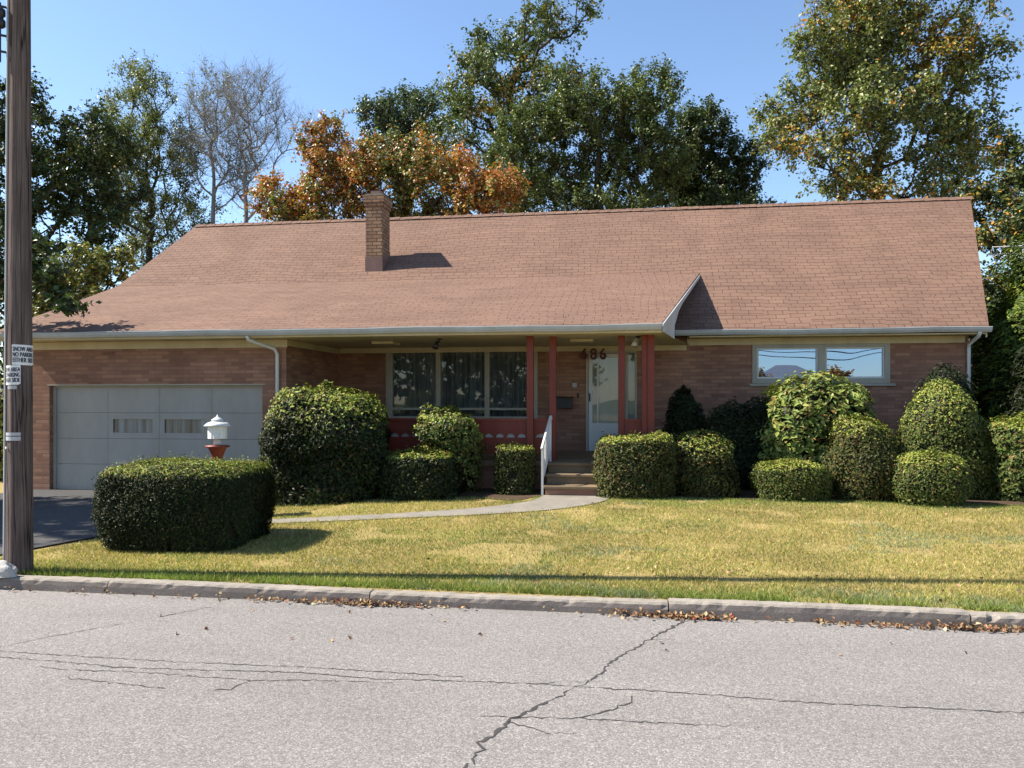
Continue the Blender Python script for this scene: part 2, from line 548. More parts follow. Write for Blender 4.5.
# ------------------------------------------------------------------ the ground
def sstep(t):
    t = np.clip(t, 0, 1); return t * t * (3 - 2 * t)
def ground_z(x, y):
    x = np.asarray(x, float); y = np.asarray(y, float)
    hi = 0.17 + (0.37 - 0.17) * sstep((x + 7.6) / 4.6)
    t = sstep((y - 7.5) / 6.0)
    z = 0.115 + (hi - 0.115) * t
    z = z + 0.02 * (vnoise(np.stack([x.ravel() * 0.6, y.ravel() * 0.6], 1), 3).reshape(x.shape) - 0.5) * sstep((x + 7.3) / 0.5) * sstep((y - 7.7) / 1.5)
    return z
def gz(x, y): return float(ground_z(np.array([x]), np.array([y]))[0])

MB().poly([(-700, -700, -0.06), (700, -700, -0.06), (700, 900, -0.06), (-700, 900, -0.06)]).build('ground', M['earth'])['kind'] = 'structure'

# lawn: a grid that follows the slope up to the house
xs = np.concatenate([np.linspace(-60, -16, 12)[:-1], np.linspace(-16, 16, 129), np.linspace(16, 60, 12)[1:]])
ys = np.concatenate([np.linspace(7.56, 18, 60), np.linspace(18, 70, 14)[1:]])
X, Y = np.meshgrid(xs, ys)
Z = ground_z(X, Y)
V = np.stack([X, Y, Z], -1).reshape(-1, 3)
ni, nj = X.shape
idx = np.arange(ni * nj).reshape(ni, nj)
F = np.stack([idx[:-1, :-1], idx[:-1, 1:], idx[1:, 1:], idx[1:, :-1]], -1).reshape(-1, 4)
g = NP(); g.add(V, F, (1, 1, 1), 0, True)
g.build('lawn', M['lawn'])['kind'] = 'structure'

# planting bed under the shrubs and porch
def patch(name, pts_fn, nu, nv, mat, lift, kind='structure'):
    vs = []
    for i in range(nu + 1):
        for j in range(nv + 1):
            x, y = pts_fn(i / nu, j / nv)
            vs.append((x, y, gz(x, y) + lift))
    fs = [(i * (nv + 1) + j, (i + 1) * (nv + 1) + j, (i + 1) * (nv + 1) + j + 1, i * (nv + 1) + j + 1) for i in range(nu) for j in range(nv)]
    o = MB().add(vs, fs).build(name, mat, smooth=True)
    o['kind'] = kind
    return o
def bed_front(x): return 13.05 + 0.12 * math.sin(x * 1.7) + 0.08 * math.sin(x * 4.1)
patch('planting_bed', lambda u, v: (-6.5 + u * 16.5, bed_front(-6.5 + u * 16.5) + (0.3 if -6.5 + u * 16.5 > -0.2 else -0.25 if -6.5 + u * 16.5 < -1.6 else 0.25) + v * 4.6), 60, 14, M['mulch'], 0.008)

# front walk: from the steps, curving to the driveway
walk = [(-0.85, 13.46), (-0.95, 12.95), (-1.35, 12.35), (-2.2, 11.78), (-3.3, 11.32), (-4.6, 11.0), (-5.9, 10.85), (-7.35, 10.8)]
ww = [0.60, 0.58, 0.42, 0.27, 0.19, 0.18, 0.18, 0.18]
def catmull(P, t):
    n = len(P) - 1; s = min(int(t * n), n - 1); u = t * n - s
    p = [np.array(P[max(0, min(n, s + k))], float) for k in (-1, 0, 1, 2)]
    return 0.5 * ((2 * p[1]) + (-p[0] + p[2]) * u + (2 * p[0] - 5 * p[1] + 4 * p[2] - p[3]) * u * u + (-p[0] + 3 * p[1] - 3 * p[2] + p[3]) * u ** 3)
WALK = np.array([catmull(walk, i / 60) for i in range(61)])
WW = np.interp(np.linspace(0, 1, 61), np.linspace(0, 1, len(ww)), ww)
d = np.gradient(WALK, axis=0); d = unit(d); nrm = np.stack([-d[:, 1], d[:, 0]], 1)
mb = MB(); vs = []
for i in range(61):
    for sgn in (-1, 1):
        p = WALK[i] + sgn * nrm[i] * WW[i]
        vs.append((p[0], p[1], gz(p[0], p[1]) + 0.012))
fs = [(2 * i, 2 * i + 1, 2 * i + 3, 2 * i + 2) for i in range(60)]
mb.add(vs, fs)
o = mb.build('footpath', M['concrete'], smooth=True); o['kind'] = 'structure'

# driveway
def drive_edge(y):                       # right edge of the driveway
    return -7.15 - 0.55 * float(sstep(np.array((10.2 - y) / 2.6)))
patch('driveway', lambda u, v: ((-12.35 - 0.9 * max(0, (10 - (6.9 + v * 7.65)) / 3)) * (1 - u) + u * drive_edge(6.9 + v * 7.65), 7.43 + v * 7.1), 12, 40, M['drive'], 0.022)

# road sheet with its cracks
mb = MB()
for i in range(-10, 10):
    mb.poly([(i * 15, -1.8, 0), ((i + 1) * 15, -1.8, 0), ((i + 1) * 15, 7.43, 0), (i * 15, 7.43, 0)])
CR = [
 (0.017, [(0.54, 7.33), (0.36, 6.98), (0.19, 6.67), (0.01, 6.35), (-0.13, 6.06), (-0.17, 5.83), (-0.28, 5.61), (-0.4, 5.44), (-0.5, 5.24), (-0.58, 5.14), (-0.69, 4.94), (-0.75, 4.84), (-0.82, 4.59), (-0.87, 4.5), (-0.83, 4.42), (-0.87, 4.32), (-0.88, 4.18), (-0.98, 3.8), (-1.0, 3.2)]),
 (0.010, [(-7.5, 5.5), (-4.95, 5.46), (-4.39, 5.43), (-3.85, 5.39), (-3.21, 5.42), (-2.43, 5.48), (-1.79, 5.44), (-1.28, 5.48), (-0.62, 5.52), (-0.33, 5.5), (0.09, 5.51), (0.64, 5.48), (1.16, 5.45), (1.8, 5.46), (2.57, 5.48), (5, 5.5)]),
 (0.008, [(-4.47, 5.32), (-4.26, 5.27), (-3.7, 5.31), (-3.12, 5.29), (-2.65, 5.28), (-2.37, 5.34), (-1.63, 5.39)]),
 (0.007, [(-5.6, 5.3), (-5.15, 5.68), (-4.94, 5.99), (-4.69, 6.29), (-4.42, 6.62), (-4.08, 7.09)]),
 (0.010, [(-0.3, 4.97), (-0.14, 5.09), (0.03, 5.27), (0.03, 5.39)]),
 (0.005, [(-0.55, 5.38), (-0.69, 5.47), (-0.48, 5.6), (-0.19, 5.62)]),
 (0.007, [(-4.62, 5.11), (-4.24, 5.14), (-3.7, 5.08), (-3.12, 5.03), (-2.78, 5.08), (-2.73, 5.28)]),
 (0.006, [(-0.94, 4.9), (-0.43, 4.95), (0.08, 4.96), (0.82, 4.98)]),
 (0.005, [(0.2, 6.68), (0.5, 6.74), (0.75, 6.9)]), (0.005, [(-0.75, 4.84), (-0.45, 4.7), (-0.3, 4.74)]),
 (0.008, [(-6.5, 5.62), (-4.9, 5.58), (-3.6, 5.56), (-2.5, 5.6), (-1.2, 5.57)])]
rng = np.random.default_rng(5)
for w, pts in CR:
    P = [np.array(pts[0], float)]
    for a, b in zip(pts[:-1], pts[1:]):
        a = np.array(a); b = np.array(b); n = max(2, int(np.linalg.norm(b - a) / 0.035))
        for k in range(1, n + 1):
            P.append(a + (b - a) * k / n + (rng.normal(size=2) * (0.013 if w > 0.011 else 0.008)))
    P = np.array(P); dd = unit(np.gradient(P, axis=0)); nn = np.stack([-dd[:, 1], dd[:, 0]], 1)
    wd = w * 0.5 * rng.uniform(0.25, 1.8, len(P)) * (0.5 + 1.0 * vnoise(np.stack([P[:, 0] * 3, P[:, 1] * 3], 1), 8))
    if w < 0.008: wd *= (vnoise(np.stack([P[:, 0] * 2, P[:, 1] * 7], 1), 4) > 0.25) * 0.9 + 0.1
    vs = []
    for p, q, k in zip(P, nn, wd):
        vs += [(p[0] - q[0] * k, p[1] - q[1] * k, 0.003), (p[0] + q[0] * k, p[1] + q[1] * k, 0.003)]
    mb.add(vs, [(2 * i, 2 * i + 1, 2 * i + 3, 2 * i + 2) for i in range(len(P) - 1)], 1)
o = mb.build('road', [M['asphalt'], M['crack']]); o['kind'] = 'structure'

# kerb: worn concrete lengths with open joints
def kerb_run(mb, x0, x1, yf, yb, top, seed):
    n = max(6, int((x1 - x0) / 0.06))
    r = np.random.default_rng(seed)
    prof = [(yf, -0.02), (yf + 0.004, top * 0.5), (yf + 0.010, top - 0.018), (yf + 0.026, top), (yb - 0.01, top), (yb, top - 0.01), (yb, -0.02)]
    xsK = np.linspace(x0, x1, n)
    vs = []
    for i, x in enumerate(xsK):
        e = 1 if 0 < i < n - 1 else 0
        chip = max(0, r.normal() * 0.006) + (0.02 * r.random() if r.random() < 0.06 else 0)
        if not e: chip = 0.015
        for k, (y, z) in enumerate(prof):
            dy = r.normal() * (0.002 if k > 1 else 0.0)
            dz = r.normal() * 0.0022
            if k in (2, 3): dy += chip * 0.8; dz -= chip * (0.8 if k == 2 else 0.5)
            vs.append((x, y + dy, z + (dz if k not in (0, 6) else 0) + 0.008 * math.sin(x * 0.9)))
    m = len(prof)
    fs = [(i * m + k, (i + 1) * m + k, (i + 1) * m + k + 1, i * m + k + 1) for i in range(n - 1) for k in range(m - 1)]
    fs += [list(range(m)), [(n - 1) * m + k for k in range(m - 1, -1, -1)]]
    b0 = len(mb.f); mb.add(vs, fs)
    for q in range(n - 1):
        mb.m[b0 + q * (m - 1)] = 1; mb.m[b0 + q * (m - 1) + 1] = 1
mb = MB()
joints = [-8.3, -5.45, -2.56, 0.39, 3.05, 5.95, 8.9, 11.8, 14.7]
for i, (a, b) in enumerate(zip(joints[:-1], joints[1:])):
    kerb_run(mb, a + 0.006, b - 0.006, 7.42, 7.575, 0.122 + (0.016 if i == 3 else 0.004 * (i % 2)), i)
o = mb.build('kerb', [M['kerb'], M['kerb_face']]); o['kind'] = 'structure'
mb = MB(); mb.box(-60, 60, -1.95, -1.8, -0.02, 0.125)
o = mb.build('far_kerb', M['kerb']); o['kind'] = 'structure'
MB().box(-60, 60, -70, -1.95, -0.05, 0.12).build('far_lawn', M['lawn'])['kind'] = 'structure'

# ------------------------------------------------------------------ the house
H = empty('brick_house', (-2.5, 17.1, 0.3), 'long low brown brick house with pinkish brown shingle roof, attached garage and porch', 'house')

def wall_x(name, x0, x1, z0, z1, y, th, holes, mat, parent, flip=False):
    """wall across X with its face at y, thickness th backwards, rectangular holes (x0,x1,z0,z1)"""
    mb = MB()
    bxs = sorted({x0, x1, *[h[0] for h in holes], *[h[1] for h in holes]})
    bzs = sorted({z0, z1, *[h[2] for h in holes], *[h[3] for h in holes]})
    for a, b in zip(bxs[:-1], bxs[1:]):
        for c, d in zip(bzs[:-1], bzs[1:]):
            if any(h[0] <= a and b <= h[1] and h[2] <= c and d <= h[3] for h in holes): continue
            mb.poly([(a, y, c), (b, y, c), (b, y, d), (a, y, d)])
            mb.poly([(a, y + th, d), (b, y + th, d), (b, y + th, c), (a, y + th, c)])
    for a, b, c, d in holes:
        mb.poly([(a, y, c), (a, y, d), (a, y + th, d), (a, y + th, c)])
        mb.poly([(b, y + th, c), (b, y + th, d), (b, y, d), (b, y, c)])
        mb.poly([(a, y + th, d), (a, y, d), (b, y, d), (b, y + th, d)])
        if c > z0: mb.poly([(a, y, c), (a, y + th, c), (b, y + th, c), (b, y, c)])
    mb.poly([(x0, y + th, z0), (x0, y + th, z1), (x0, y, z1), (x0, y, z0)])
    mb.poly([(x1, y, z0), (x1, y, z1), (x1, y + th, z1), (x1, y + th, z0)])
    mb.poly([(x0, y, z1), (x0, y + th, z1), (x1, y + th, z1), (x1, y, z1)])
    return mb.build(name, mat, parent)

YG, YP = 14.35, 17.1                    # garage front and porch/bedroom front
XL, XG, XR = -12.45, -6.65, 6.98        # left corner, garage right corner, right corner
GD = (-11.84, -7.15, 0.0, 2.36)         # garage door opening
wall_x('garage_front_wall', XL, XG, 0.05, 3.5, YG, 0.24, [GD], M['brick'], H)
PW = (-5.49, -1.97, 1.62, 3.28)         # picture window
DR = (-0.90, 0.217, 0.915, 3.17)        # door with its sidelight
BW = (2.66, 5.45, 2.40, 3.235)          # bedroom window
wall_x('front_wall', XG + 0.002, XR, 0.05, 3.5, YP, 0.24, [PW, DR, BW], M['brick'], H)
mb = MB(); mb.box(XG - 0.24, XG, YG + 0.241, YP + 0.5, 0.05, 3.5); mb.build('garage_side_wall', M['brick'], H)
RS, RB = 0.75, -8.92                    # main roof plane z = RS*y + RB
def rz(y): return RS * y + RB if y <= 21.7 else RS * 21.7 + RB - RS * (y - 21.7)
def lz(y): return 3.40 + (rz(18.6) - 3.40) * (y - 13.75) / (18.6 - 13.75)   # flatter front roof over garage and porch
mb = MB()
mb.slab([(XL, YG + 0.242, 0), (XL, 27, 0), (XL + 0.22, 27, 0), (XL + 0.22, YG + 0.242, 0)], 0.0)
mb = MB()
mb.poly([(XL, YG + 0.242, 0.05), (XL, YG + 0.242, lz(YG) - 0.2), (XL, 18.6, rz(18.6) - 0.2), (XL, 21.7, rz(21.7) - 0.2), (XL, 26.6, rz(26.6) - 0.2), (XL, 26.6, 0.05)])
mb.poly([(XL + 0.2, YG + 0.242, 0.05), (XL + 0.2, 26.6, 0.05), (XL + 0.2, 26.6, rz(26.6) - 0.2), (XL + 0.2, 21.7, rz(21.7) - 0.2), (XL + 0.2, 18.6, rz(18.6) - 0.2), (XL + 0.2, YG + 0.242, lz(YG) - 0.2)])
mb.build('left_gable_wall', M['brick'], H)
mb = MB()
mb.poly([(XR, YP + 0.242, 0.05), (XR, 26.6, 0.05), (XR, 26.6, rz(26.6) - 0.2), (XR, 21.7, rz(21.7) - 0.2), (XR, YP + 0.242, rz(YP) - 0.2)])
mb.poly([(XR - 0.2, YP + 0.242, 0.05), (XR - 0.2, YP + 0.242, rz(YP) - 0.2), (XR - 0.2, 21.7, rz(21.7) - 0.2), (XR - 0.2, 26.6, rz(26.6) - 0.2), (XR - 0.2, 26.6, 0.05)])
mb.build('right_gable_wall', M['brick'], H)
MB().box(XL + 0.01, XR - 0.01, 26.6, 26.8, 0.05, 3.5).build('back_wall', M['brick'], H)
# rooms behind the windows
mb = MB(); mb.box(XG + 0.05, XR - 0.25, 20.5, 20.6, 0.9, 3.45); mb.box(XG + 0.05, XR - 0.25, YP + 0.25, 20.5, 0.86, 0.9)
mb.box(0.9, 1.0, YP + 0.25, 20.5, 0.9, 3.45)
mb.box(XG + 0.05, XR - 0.25, YP + 0.25, 20.6, 3.46, 3.5)
mb.build('room_shell', M['interior'], H)

# roof
RX0, RX1 = -12.93, 8.90
XE = 1.69                                # right end of the flatter front roof where it meets the main roof
xr186 = 7.15 + (8.9 - 7.15) * 2.0 / 5.1
def gridslab(mb, corners, nu, nv, th, amp, seed, mi=0, rp=1.0):
    """roof plane with a faint sag, corners (front-left, front-right, back-right, back-left)"""
    a, b, c, d = [np.array(p, float) for p in corners]
    vs = []
    for i in range(nu + 1):
        for j in range(nv + 1):
            u, v = i / nu, j / nv
            p = (a * (1 - u) + b * u) * (1 - v) + (d * (1 - u) + c * u) * v
            p[0] += u * (c[0] - b[0]) * (v ** rp - v)
            s = amp * (vnoise(np.array([[p[0] * 0.45, p[1] * 0.6]]), seed)[0] - 0.5) * min(1, 6 * u, 6 * (1 - u) + 0.2) * min(1, 5 * v, 5 * (1 - v))
            vs.append((p[0], p[1], p[2] + s))
    fs = [(i * (nv + 1) + j, (i + 1) * (nv + 1) + j, (i + 1) * (nv + 1) + j + 1, i * (nv + 1) + j + 1) for i in range(nu) for j in range(nv)]
    mb.add(vs, fs, mi)
    mb.add([(p[0], p[1], p[2] - th) for p in vs], [tuple(reversed(q)) for q in fs], 1)
    N = nv + 1
    rim = [i * N for i in range(nu + 1)] + [nu * N + j for j in range(1, N)] + [i * N + nv for i in range(nu - 1, -1, -1)] + [j for j in range(nv - 1, 0, -1)]
    m = len(rim)
    mb.add([vs[k] for k in rim] + [(vs[k][0], vs[k][1], vs[k][2] - th) for k in rim], [(k, k + m, (k + 1) % m + m, (k + 1) % m) for k in range(m)], mi)
mb = MB()
gridslab(mb, [(-13.4, 18.6, rz(18.6)), (xr186, 18.6, rz(18.6)), (RX1, 21.7, rz(21.7)), (RX0, 21.7, rz(21.7))], 60, 10, 0.13, 0.05, 1)
gridslab(mb, [(-4.5, 16.6, rz(16.6)), (7.15, 16.6, rz(16.6)), (xr186, 18.6, rz(18.6)), (-4.5, 18.6, rz(18.6))], 24, 8, 0.13, 0.03, 2)
gridslab(mb, [(RX0, 21.7, rz(21.7)), (RX1, 21.7, rz(21.7)), (7.15, 27.2, rz(27.2)), (-13.4, 27.2, rz(27.2))], 10, 4, 0.13, 0.0, 3)
gridslab(mb, [(-12.65, 13.75, lz(13.75)), (0.61, 13.75, lz(13.75)), (XE, 18.6, rz(18.6) + 0.012), (-13.4, 18.6, rz(18.6) + 0.012)], 50, 14, 0.07, 0.05, 4)
roof = mb.build('roof', [M['shingle'], M['cream']], H)
# ridge cap shingles
mb = MB()
n = 72
for i in range(n):
    x0 = RX0 + (RX1 - RX0) * i / n; x1 = RX0 + (RX1 - RX0) * (i + 1) / n + 0.03
    zt = rz(21.7) + 0.02 + 0.006 * random.random()
    mb.add([(x0, 21.55, zt - 0.105), (x1, 21.55, zt - 0.095), (x1, 21.7, zt + 0.012), (x0, 21.7, zt), (x1, 21.85, zt - 0.095), (x0, 21.85, zt - 0.105)],
           [(0, 1, 2, 3), (3, 2, 4, 5)])
mb.build('ridge_cap', M['shingle'], roof)
# closing cheek at the right end of the front roof
mb = MB()
ed = lambda y: 0.61 + (XE - 0.61) * (max(0, y - 13.75) / 4.85)
pts = [(ed(13.75), 13.75, lz(13.75) - 0.01), (ed(13.75), 13.75, 3.25), (ed(14.9), 14.9, 3.21), (ed(14.93), 14.93, 3.47), (ed(15.4), 15.4, 3.79), (ed(15.9), 15.9, 4.01), (ed(17.2), 17.2, 4.465), (ed(18.5), 18.5, 4.915)]
top = [(ed(y), y, lz(y) - 0.012) for y in (18.5, 17.5, 16.5, 15.5, 14.5)]
pr = pts + top
off = (0.028, -0.006)
mb.poly([(x + off[0], y + off[1], z) for x, y, z in pr])
mb.poly([(x, y, z) for x, y, z in reversed(pr)])
nn_ = len(pr)
mb.add([(x + off[0], y + off[1], z) for x, y, z in pr] + pr, [(i, (i + 1) % nn_, (i + 1) % nn_ + nn_, i + nn_) for i in range(nn_)])
mb.build('roof_cheek_board', M['gutter'], roof)

# eaves: gutters, soffits, frieze boards
def gutter(name, x0, x1, y, zt, parent):
    mb = MB(); h, w = 0.108, 0.12
    prof = [(0, 0), (-w * 0.98, 0), (-w, -0.018), (-w * 0.92, -0.03), (-w * 0.88, -0.06), (-w * 0.62, -h), (0, -h)]
    n = 40; vs = []
    for i in range(n + 1):
        x = x0 + (x1 - x0) * i / n
        s = 0.006 * math.sin(x * 1.3) + 0.004 * math.sin(x * 3.1 + 1)
        vs += [(x, y + a, zt + b + s) for a, b in prof]
    m = len(prof)
    fs = [(i * m + k, i * m + k + 1, (i + 1) * m + k + 1, (i + 1) * m + k) for i in range(n) for k in range(m - 1)]
    fs += [list(range(m - 1, -1, -1)), [n * m + k for k in range(m)]]
    mb.add(vs, fs)
    return mb.build(name, M['gutter'], parent)
gutter('gutter', -12.66, 0.6, 13.745, 3.385, H)
gutter('gutter', 1.0, 7.17, 16.595, rz(16.6) - 0.015, H)
bx('fascia', M['cream'], H, -12.62, 0.6, 13.751, 13.79, 3.235, 3.33)
bx('fascia', M['cream'], H, 1.3, 7.1, 16.6, 16.63, 3.37, 3.42)
mb = MB()
mb.poly([(-12.5, 13.79, 3.25), (-12.5, YG - 0.001, 3.25), (XG, YG - 0.001, 3.25), (XG, 13.79, 3.25)])
mb.poly([(XG, 13.79, 3.25), (XG, YP - 0.001, 3.25), (ed(YP), YP - 0.001, 3.25), (0.62, 13.79, 3.25)])
mb.build('soffit', M['cream'], H)
mb = MB(); mb.poly([(1.27, 16.63, 3.385), (1.27, YP - 0.001, 3.385), (7.1, YP - 0.001, 3.385), (7.1, 16.63, 3.385)])
mb.build('soffit', M['cream'], H)
bx('frieze_board', M['cream'], H, XL - 0.02, XG + 0.03, YG - 0.03, YG - 0.002, 3.09, 3.245)
bx('frieze_board', M['cream'], H, XG + 0.002, XG + 0.03, YG - 0.002, YP - 0.04, 3.12, 3.245)
bx('frieze_board', M['cream'], H, XG + 0.035, 1.28, YP - 0.03, YP - 0.002, 3.13, 3.247)
bx('frieze_board', M['cream'], H, 1.29, 6.9, YP - 0.032, YP - 0.002, 3.235, 3.38)
# rake boards under the gable edges
mb = MB()
for xa, ya, xb, yb in ((7.13, 16.62, 8.87, 21.7),):
    mb.add([(xa - 0.03, ya, rz(ya) - 0.135), (xa, ya, rz(ya) - 0.135), (xb, yb, rz(yb) - 0.135), (xb - 0.03, yb, rz(yb) - 0.135),
            (xa - 0.03, ya, rz(ya) - 0.24), (xa, ya, rz(ya) - 0.24), (xb, yb, rz(yb) - 0.24), (xb - 0.03, yb, rz(yb) - 0.24)],
           [(0, 1, 2, 3), (7, 6, 5, 4), (0, 4, 5, 1), (1, 5, 6, 2), (2, 6, 7, 3), (3, 7, 4, 0)])
mb.build('rake_board', M['cream'], H)

# downspouts
def pipe(name, pts, parent):
    return MB().tube(pts, 0.037, 8).build(name, M['white'], parent, smooth=True)
pipe('downspout', [(-7.13, 13.70, 3.27), (-7.13, 13.72, 3.2), (-6.86, 14.27, 3.06), (-6.81, 14.295, 2.95), (-6.81, 14.295, 0.3)], H)
pipe('downspout', [(6.96, 16.53, 3.41), (6.96, 16.6, 3.33), (6.96, 17.03, 3.2), (6.96, 17.045, 3.1), (6.96, 17.045, 0.45)], H)

# chimney
CX0, CX1, CY0, CY1 = -6.66, -6.22, 19.05, 19.68
CH = empty('chimney', (0, 0, 0), None, None)
bpy.data.objects.remove(CH)
ch = MB().box(CX0, CX1, CY0, CY1, 5.0, 7.05).build('chimney', M['chimney_brick'], H)
MB().box(CX0 - 0.03, CX1 + 0.03, CY0 - 0.03, CY1 + 0.03, 7.05, 7.14).box(CX0 - 0.055, CX1 + 0.055, CY0 - 0.055, CY1 + 0.055, 7.14, 7.32).build('corbel', M['chimney_brick'], ch)
MB().box(CX0 - 0.02, CX1 + 0.02, CY0 - 0.02, CY1 + 0.02, 7.32, 7.36).build('chimney_cap', M['concrete'], ch)
MB().box(CX0 + 0.1, CX1 - 0.08, CY0 + 0.1, CY0 + 0.45, 7.36, 7.46).build('flue_liner', M['flash'], ch)
mb = MB(); e = 0.012
mb.poly([(CX0 - e, CY0 - e, rz(CY0) - 0.02), (CX1 + e, CY0 - e, rz(CY0) - 0.02), (CX1 + e, CY0 - e, rz(CY0) + 0.36), (CX0 - e, CY0 - e, rz(CY0) + 0.36)])
mb.poly([(CX1 + e, CY0 - e, rz(CY0) - 0.02), (CX1 + e, CY1 + e, rz(CY1) - 0.02), (CX1 + e, CY1 + e, rz(CY1) + 0.14), (CX1 + e, CY0 - e, rz(CY0) + 0.36)])
mb.poly([(CX0 - e, CY1 + e, rz(CY1) - 0.02), (CX0 - e, CY0 - e, rz(CY0) - 0.02), (CX0 - e, CY0 - e, rz(CY0) + 0.36), (CX0 - e, CY1 + e, rz(CY1) + 0.14)])
mb.build('flashing', M['flash'], ch)

# garage door: four wide sections of plain panels, two small curtained windows
gd = MB()
gx0, gx1, gz0, gz1, gy = -11.80, -7.19, 0.19, 2.32, 14.49
sec = (gz1 - gz0) / 4
wins = []
colw = (gx1 - gx0) / 4
for r in range(4):
    z0 = gz0 + r * sec + 0.003; z1 = gz0 + (r + 1) * sec - 0.003
    holes = []
    if r == 2:
        holes = [(gx0 + (k + 0.13) * colw, gx0 + (k + 0.9) * colw, z0 + 0.12, z1 - 0.13) for k in (1, 2)]
        wins = holes
    bxs = sorted({gx0, gx1, *[h[0] for h in holes], *[h[1] for h in holes]})
    bzs = sorted({z0, z1, *[h[2] for h in holes], *[h[3] for h in holes]})
    for a, b in zip(bxs[:-1], bxs[1:]):
        for c, d_ in zip(bzs[:-1], bzs[1:]):
            if any(h[0] <= a and b <= h[1] and h[2] <= c and d_ <= h[3] for h in holes): continue
            gd.poly([(a, gy, c), (b, gy, c), (b, gy, d_), (a, gy, d_)])
    gd.poly([(gx0, gy, z1), (gx1, gy, z1), (gx1, gy + 0.04, z1 + 0.003), (gx0, gy + 0.04, z1 + 0.003)])
    gd.poly([(gx0, gy + 0.04, z0 - 0.003), (gx1, gy + 0.04, z0 - 0.003), (gx1, gy, z0), (gx0, gy, z0)])
    for a, b, c, d_ in holes:
        for q in ([(a, gy, c), (a, gy, d_), (a, gy + .04, d_), (a, gy + .04, c)], [(b, gy + .04, c), (b, gy + .04, d_), (b, gy, d_), (b, gy, c)],
                  [(a, gy + .04, d_), (a, gy, d_), (b, gy, d_), (b, gy + .04, d_)], [(a, gy, c), (a, gy + .04, c), (b, gy + .04, c), (b, gy, c)]): gd.poly(q)
for k in range(1, 4):
    x = gx0 + k * colw
    for r in range(4):
        z0 = gz0 + r * sec + 0.006; z1 = gz0 + (r + 1) * sec - 0.006
        gd.box(x - 0.035, x + 0.035, gy - 0.005, gy - 0.001, z0, z1)
gdo = gd.build('garage_door', M['garage'], H)
bx('handle', M['black'], gdo, -9.56, -9.42, gy - 0.04, gy - 0.006, 0.80, 0.83)
bx('bottom_seal', M['black'], gdo, gx0, gx1, gy - 0.003, gy + 0.03, 0.172, gz0 + 0.001, bevel=0)
mb = MB(); mb.box(GD[0] + 0.002, GD[0] + 0.06, YG + 0.10, YG + 0.2, 0.17, GD[3] - 0.002)
mb.box(GD[1] - 0.06, GD[1] - 0.002, YG + 0.10, YG + 0.2, 0.17, GD[3] - 0.002)
mb.box(GD[0] + 0.06, GD[1] - 0.06, YG + 0.10, YG + 0.2, GD[3] - 0.05, GD[3] - 0.002)
mb.build('door_frame', M['trim'], gdo)
bx('lintel', M['trim'], gdo, GD[0] - 0.05, GD[1] + 0.05, YG - 0.006, YG + 0.09, GD[3] - 0.012, GD[3] + 0.012, bevel=0)
for a, b, c, d_ in wins:
    w_ = MB().poly([(a, gy + 0.025, c), (b, gy + 0.025, c), (b, gy + 0.025, d_), (a, gy + 0.025, d_)]).build('window', M['door_glass'], gdo)
    w_2 = MB().poly([(a - .02, gy + 0.06, c - .02), (b + .02, gy + 0.06, c - .02), (b + .02, gy + 0.06, d_ + .02), (a - .02, gy + 0.06, d_ + .02)]).build('curtain', M['garage_curtain'], gdo)

# picture window: three tall panes over a low strip of sashes
pw = MB()
px0, px1, pz0, pz1 = PW
fy0, fy1 = YP - 0.02, YP + 0.09
pw.box(px0, px1, fy0, fy1, 3.135, pz1); pw.box(px0, px1, fy0, fy1, 1.82, 1.875); pw.box(px0, px1, fy0, fy1, pz0, pz0 + 0.06)
for a, b in ((px0, px0 + 0.16), (-4.31, -4.20), (-3.18, -3.07), (px1 - 0.13, px1)):
    pw.box(a, b, fy0 - 0.006, fy1 + 0.006, pz0 + 0.003, 3.132)
pwo = pw.build('picture_window', M['trim'], H, bevel=0.006)
for a, b in ((px0 + 0.16, -4.31), (-4.20, -3.18), (-3.07, px1 - 0.13)):
    MB().poly([(a, YP + 0.05, 1.875), (b, YP + 0.05, 1.875), (b, YP + 0.05, 3.135), (a, YP + 0.05, 3.135)]).build('pane', M['glass'], pwo)
    MB().poly([(a, YP + 0.05, pz0 + 0.06), (b, YP + 0.05, pz0 + 0.06), (b, YP + 0.05, 1.82), (a, YP + 0.05, 1.82)]).build('lower_pane', M['glass'], pwo)
# hanging curtains behind, pleated
mb = MB(); vs = []; nC = 420
for i in range(nC + 1):
    x = px0 + 0.03 + (px1 - px0 - 0.06) * i / nC
    y = YP + 0.34 + 0.05 * math.sin(x * 52 + 1.3 * math.sin(x * 5)) + 0.02 * math.sin(x * 17)
    vs += [(x, y, pz0 - 0.05), (x, y, 3.3)]
mb.add(vs, [(2 * i, 2 * i + 2, 2 * i + 3, 2 * i + 1) for i in range(nC)])
mb.build('curtain', M['curtain'], pwo, smooth=True)

